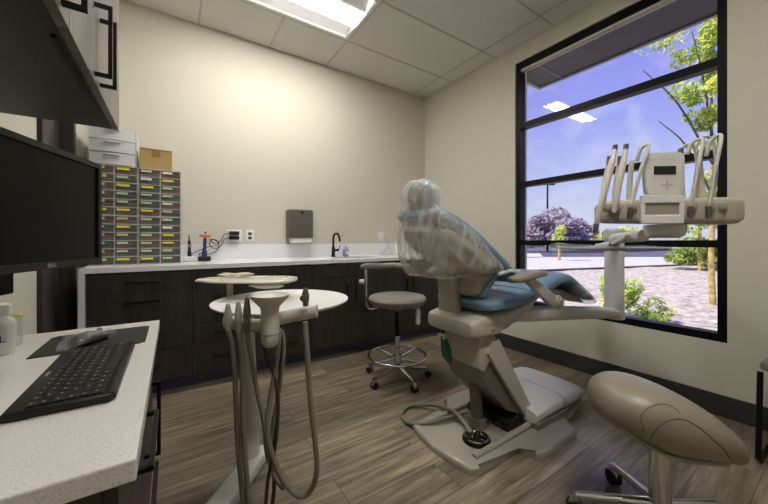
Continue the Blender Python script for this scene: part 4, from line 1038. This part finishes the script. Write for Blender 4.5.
def on_side(x, t):
    # point on the near side of the seat at height fraction t (0 bottom .. 1 top)
    for i in range(len(A)-1):
        if A[i].x <= x <= A[i+1].x: break
    f = (x-A[i].x)/(A[i+1].x-A[i].x); c = A[i].lerp(A[i+1], f); b = B_[i].lerp(B_[i+1], f)
    v = max(-1, min(1, 2*t-1)); e = 2.35
    u = (1-abs(v)**e)**(1/e)
    return Vector((x, -u*b.x-.0005, c.y+v*b.y))
def sxx(px, t_):
    x = (px-663)*q_*.87
    for _ in range(6):
        u = on_side(max(A[0].x+.002, min(A[-1].x-.002, x)), t_).y
        x = (px-384)/318*(SD+u)-(660-384)/318*SD
    return x
s1 = [(sxx(p_, t_), t_) for p_, t_ in ((645, .02), (650, .25), (657, .48), (668, .66), (683, .74), (698, .70), (712, .60), (724, .48), (731, .3), (733, .08))]
obj('seam', MB().tube([on_side(x, t_) for x, t_ in s1], .0016, 6, smooth=6), 'seam', ss, local=True)
s2 = [(sxx(p_, t_), t_) for p_, t_ in ((630, .12), (630, .35), (635, .56), (645, .74), (657, .84), (670, .86), (680, .80))]
obj('seam', MB().tube([on_side(x, t_) for x, t_ in s2], .0014, 6, smooth=6), 'seam', ss, local=True)
obj('seat_base', MB().body([(Vector((a[0].x, 0, a[0].z-a[4]+.010)), (0, 1, 0), (0, 0, 1), a[3]*.72, .012) for a in S[2:10]], 20, 3), 'beige_plastic', ss, local=True)

# ================================================================ SLED CHAIR (mostly outside the frame)
gc = thing('guest_chair', 'black tubular sled-leg chair at the right edge of the photo', 'chair', (2.58, .20, 0))
ax = Vector((1, -.05, 0)).normalized(); sv = Vector((.05, 1, 0)).normalized()*-1
o_ = Vector((2.372, .283, 0))
for k in range(2):
    q0 = o_+sv*.42*k
    obj('sled_leg', MB().tube([q0+Vector((.055, .0, .44)), q0+Vector((.03, 0, .24)), q0+Vector((.002, 0, .03)), q0+Vector((.03, 0, .0125)), q0+ax*.40+Vector((0, 0, .0125)), q0+ax*.43+Vector((0, 0, .03)), q0+ax*.40+Vector((0, 0, .44))], .0115, 10), 'black_metal', gc)
obj('seat', MB().box(o_+ax*.26+sv*.21+Vector((0, 0, .462)), (.38, .44, .045), rz=math.atan2(ax.y, ax.x), bevel=.015), 'grey_vinyl', gc)
obj('back_frame', MB().tube([o_+ax*.41+Vector((0, 0, .44)), o_+ax*.44+Vector((0, 0, .80)), o_+ax*.44+sv*.42+Vector((0, 0, .80)), o_+ax*.41+sv*.42+Vector((0, 0, .44))], .0115, 10), 'black_metal', gc)
obj('backrest', MB().box(o_+ax*.42+sv*.21+Vector((0, 0, .70)), (.03, .38, .22), rz=math.atan2(ax.y, ax.x), bevel=.012), 'grey_vinyl', gc)

# ================================================================ OUTSIDE
GZ = -.10
XO = XR+.2
def band(D0_, D1_, m, name, z, hw=40, r0=None):
    g = MB(); pts = [FW*D0_-RT*hw, FW*D0_+RT*hw, FW*D1_+RT*hw, FW*D1_-RT*hw]
    vs = [g.bm.verts.new((a.x, a.y, z)) for a in pts]; g.bm.faces.new(vs)
    return g
# gravel bed starts at the outer wall face
g = MB(); N1, N2 = 70, 50
V_ = [[g.bm.verts.new((XO+ (i/N1)**1.6*30, -16+40*j/N2, GZ+.05*noise.noise(Vector((i*.6, j*.5, 0))))) for j in range(N2+1)] for i in range(N1+1)]
for i in range(N1):
    for j in range(N2): g.bm.faces.new((V_[i][j], V_[i+1][j], V_[i+1][j+1], V_[i][j+1]))
o = struct('ground_gravel', g, 'gravel', 'sunlit gravel and bark bed outside the window', smooth=True)
def quad4(ps, z):
    g = MB(); g.bm.faces.new([g.bm.verts.new((p_.x, p_.y, z)) for p_ in ps]); return g
def gp(px, py, z): 
    D = 318*(H-z)/(py-240.5); return FW*D+RT*((px-384)/318*D)
def slabq(p4, z, th=.03):
    g = MB(); pts = [(q.x, q.y) for q in p4]; g.prism(pts, z-th, z); return g
zc = GZ+.09
struct('ground_sidewalk', slabq([gp(440, 273, zc), gp(760, 261, zc), gp(760, 257.0, zc), gp(440, 257.0, zc)], zc), 'concrete', 'pale concrete sidewalk beyond the gravel')
struct('ground_asphalt', slabq([gp(380, 257.0, zc), gp(820, 257.0, zc), gp(900, 246.6, zc), gp(300, 246.6, zc)], zc-.004), 'asphalt', 'grey parking lot beyond the sidewalk')
struct('ground_island', slabq([gp(505, 258, zc), gp(543, 257.4, zc), gp(540, 254, zc), gp(500, 254, zc)], zc+.05), 'concrete', 'low pale kerb island in the parking lot')
struct('ground_lawn', slabq([gp(480, 246.6, zc), gp(560, 246.6, zc), gp(560, 244.9, zc), gp(480, 244.9, zc)], zc+.01), 'grass', 'strip of green lawn across the parking lot')
struct('ground_field', slabq([gp(200, 246.6, zc), gp(1000, 246.6, zc), gp(1100, 242.2, zc), gp(100, 242.2, zc)], zc-.02), 'concrete', 'pale open ground in the distance')

def leaves(c, rx, ry, rz_, n, size, seed, shellb=.5, lumps=7):
    rnd = random.Random(seed); g = MB()
    cs = [(Vector((rnd.uniform(-.6, .6)*rx, rnd.uniform(-.6, .6)*ry, rnd.uniform(-.6, .6)*rz_)), rnd.uniform(.35, .6)) for _ in range(lumps)]
    for _ in range(n):
        lc, lr = rnd.choice(cs)
        d = Vector((rnd.gauss(0, 1), rnd.gauss(0, 1), rnd.gauss(0, 1))).normalized()*rnd.uniform(.5, 1)**.5*lr
        p_ = Vector(c)+lc+Vector((d.x*rx, d.y*ry, d.z*rz_))
        u = Vector((rnd.gauss(0, 1), rnd.gauss(0, 1), rnd.gauss(0, 1))).normalized(); w = u.orthogonal().normalized()
        s_ = size*rnd.uniform(.6, 1.3)
        vs = [g.bm.verts.new(p_+a) for a in (u*s_, w*s_*.5, -u*s_, -w*s_*.5)]
        g.bm.faces.new(vs)
    return g
def obj_l(name, g, m, parent): return obj(name, g, m, parent, smooth=False)
def tree(px, D, base_z, trunk_h, tr_r, crown, label, cat, lm, seed, n, size, name='tree', group=None):
    b = FW*D+RT*((px-384)/318*D)
    t = thing(name, label, cat, (b.x, b.y, base_z), group=group)
    if trunk_h: obj('trunk', MB().tube([(b.x, b.y, base_z-.05), (b.x+.02, b.y, base_z+trunk_h*.5), (b.x, b.y+.03, base_z+trunk_h)], lambda q_: tr_r*(1-.4*q_), 10, smooth=4), 'bark', t)
    for i, (dx, dz, rx, rz_) in enumerate(crown):
        cc = b+RT*dx+Vector((0, 0, base_z+dz))
        obj_l('foliage', leaves(cc, rx, rx*.8, rz_, int(n*rx*rz_/crown[0][2]/crown[0][3]), size, seed+i), lm, t)
    return t
tree(558, 31, -.1, 1.6, .12, [(0, 2.5, 3.3, 2.0), (-2.0, 2.0, 2.2, 1.6), (1.8, 2.0, 2.4, 1.6)], 'round dark purple-leaved tree beyond the parking lot', 'tree', 'leaf_purple', 11, 2600, .22)
tree(616, 34, -.1, .4, .1, [(0, 1.4, 3.4, 1.2)], 'low green bush right of the purple tree, behind the post', 'bush', 'leaf_green', 31, 1500, .22, 'bush')
tree(559, 17.6, GZ, 1.6, .08, [(0, 1.62, .42, .55), (0, 1.1, .30, .5)], 'thin yellow-green young tree on the kerb in front of the purple tree', 'tree', 'leaf_green', 41, 420, .07, 'young_tree')
# near right tree with sunlit trunk; the crown hangs over the window's right side
D_ = 5.9; b = FW*D_+RT*((713-384)/318*D_)
t = thing('tree', 'leafy yellow-green tree with a sunlit trunk near the window right edge', 'tree', (b.x, b.y, GZ))
obj('trunk', MB().tube([(b.x, b.y, GZ-.1), (b.x-.02, b.y+.02, .8), (b.x+.03, b.y, 1.9), (b.x, b.y+.02, 3.2), (b.x, b.y, 4.4)], lambda q_: .052-.034*q_, 12, smooth=4), 'bark', t)
g = MB()
for dx, z0_, z1_ in ((-1.3, 3.0, 4.25), (-1.0, 2.4, 3.3), (.8, 2.6, 4.0), (-.4, 3.4, 5.0), (.5, 2.2, 2.7)):
    e_ = b+RT*dx; g.tube([(b.x, b.y, z0_-.5), ((b.x+e_.x)/2, (b.y+e_.y)/2, (z0_+z1_)/2), (e_.x, e_.y, z1_)], lambda q_: .022-.016*q_, 8, smooth=4)
obj('branches', g, 'branch', t)
for i, (px, py, rx, rz_, n, dd) in enumerate(((712, 30, .30, .42, 420, 0), (668, 42, .42, .14, 110, .1), (690, 58, .30, .20, 130, 0), (716, 70, .30, .34, 420, .2), (703, 92, .42, .28, 420, -.1), (706, 118, .34, .24, 300, 0), (722, 20, .35, .5, 200, .3), (735, 100, .5, .7, 260, .2), (712, 150, .30, .3, 120, .1), (716, 180, .22, .25, 60, 0), (745, 40, .6, .8, 260, 0))):
    cc = FW*(D_+dd)+RT*((px-384)/318*(D_+dd)); cc.z = H+(240.5-py)/318*(D_+dd)
    obj_l('foliage', leaves(cc, rx, rx, rz_, n*2, .045, 60+i, lumps=6), 'leaf_green', t)
tree(700, 13, GZ, 0, 0, [(0, .65, 1.5, .6), (1.2, .8, 1.4, .7)], 'green bush behind the sunlit tree trunk', 'bush', 'leaf_bush', 81, 2200, .09, 'bush')
tree(700, 12.5, GZ, 2.2, .07, [(-.1, 2.3, .7, .9), (.5, 2.6, .8, .9)], 'green tree behind the delivery handpieces', 'tree', 'leaf_green', 85, 1500, .08)
tree(620, 4.9, GZ, 0, 0, [(0, .30, .34, .30), (-.15, .48, .22, .22)], 'yellow-green shrub behind the delivery post in the gravel', 'shrub', 'leaf_green', 91, 1300, .028, 'shrub')
tree(652, 4.6, GZ, 0, 0, [(0, .16, .34, .18)], 'low yellow-green shrub right of the post in the gravel', 'shrub', 'leaf_bush', 95, 700, .028, 'shrub')
tree(668, 4.0, GZ, 0, 0, [(0, .08, .22, .09)], 'small tuft of green weeds in the gravel near the sill', 'shrub', 'leaf_bush', 97, 300, .024, 'shrub')
# lamp post
D_ = 33; b = FW*D_+RT*((547.5-384)/318*D_)
t = thing('street_lamp', 'tall parking lot lamp post with a flat head on each side', 'street lamp', (b.x, b.y, GZ))
obj('pole', MB().cyl((b.x, b.y, GZ), (b.x, b.y, 6.9), .11, .08, seg=12), 'black_frame', t)
for s_ in (-1, 1):
    e_ = b+RT*.42*s_; obj('lamp_head', MB().box((e_.x, e_.y, 6.9), (.62, .3, .14), rz=VIEW_RZ, bevel=.03), 'black_frame', t)
# distant cars / low hedge line
tree(530, 60, -.1, 0, 0, [(0, .9, 7, .9), (9, .8, 6, .8)], 'low distant hedge along the horizon', 'hedge', 'leaf_bush', 101, 1500, .4, 'hedge')

# ================================================================ LIGHT, WORLD, CAMERA
SUN = dict(e=3.6, el=52, az=R_(100))
sl = bpy.data.lights.new('sun', 'SUN'); sl.energy = 4.4; sl.angle = R_(.6); sl.color = (1, .95, .86)
so = bpy.data.objects.new('sun', sl); C.objects.link(so)
sd_ = Vector((math.cos(R_(150))*math.cos(R_(50)), math.sin(R_(150))*math.cos(R_(50)), math.sin(R_(50))))
so.rotation_euler = sd_.to_track_quat('Z', 'Y').to_euler()

w = bpy.data.worlds.new('sky'); bpy.context.scene.world = w; w.use_nodes = True; nt = w.node_tree; nt.nodes.clear()
o = nt.nodes.new('ShaderNodeOutputWorld'); bg = nt.nodes.new('ShaderNodeBackground'); tc = nt.nodes.new('ShaderNodeTexCoord'); sx_ = nt.nodes.new('ShaderNodeSeparateXYZ')
r = ramp(nt, [(0, (196, 200, 208)), (.02, (206, 214, 232)), (.14, (186, 198, 238)), (.30, (160, 168, 240)), (.55, (128, 134, 232)), (1, (104, 112, 220))])
L = nt.links.new
L(tc.outputs['Generated'], sx_.inputs[0]); L(sx_.outputs['Z'], r.inputs['Fac'])
# thin streaky clouds
mp = nt.nodes.new('ShaderNodeMapping'); mp.inputs['Scale'].default_value = (1.2, 4.5, 6); mp.inputs['Rotation'].default_value = (0, .3, .5)
n = nt.nodes.new('ShaderNodeTexNoise'); n.inputs['Scale'].default_value = 2.2; n.inputs['Detail'].default_value = 6; n.inputs['Distortion'].default_value = .8
r3 = ramp(nt, [(.45, (0, 0, 0)), (.75, (150, 150, 150))])
mx = nt.nodes.new('ShaderNodeMix'); mx.data_type = 'RGBA'; mx.inputs['B'].default_value = (.85, .87, .95, 1)
L(tc.outputs['Generated'], mp.inputs['Vector']); L(mp.outputs['Vector'], n.inputs['Vector']); L(n.outputs['Fac'], r3.inputs['Fac'])
L(r3.outputs['Color'], mx.inputs['Factor']); L(r.outputs['Color'], mx.inputs['A']); L(mx.outputs['Result'], bg.inputs['Color'])
bg.inputs['Strength'].default_value = .97; L(bg.outputs['Background'], o.inputs['Surface'])

lens = M['lens'].node_tree.nodes['Principled BSDF']; lens.inputs['Emission Strength'].default_value = 48.0

cd = bpy.data.cameras.new('camera'); cam = bpy.data.objects.new('camera', cd); C.objects.link(cam)
cam.location = (0, 0, H); cam.rotation_euler = (PI/2, 0, VIEW_RZ)
cd.sensor_width = 36; cd.lens = 318/768*36; cd.shift_y = -11.5/768; cd.clip_start = .02; cd.clip_end = 500
sc = bpy.context.scene; sc.camera = cam
sc.view_settings.view_transform = 'Standard'; sc.view_settings.look = 'None'; sc.view_settings.exposure = .14; sc.view_settings.gamma = 1
sc.view_settings.use_curve_mapping = False
sc.cycles.max_bounces = 8; sc.cycles.diffuse_bounces = 5; sc.cycles.transparent_max_bounces = 24; sc.cycles.sample_clamp_indirect = 6
sc.cycles.caustics_reflective = False; sc.cycles.caustics_refractive = False
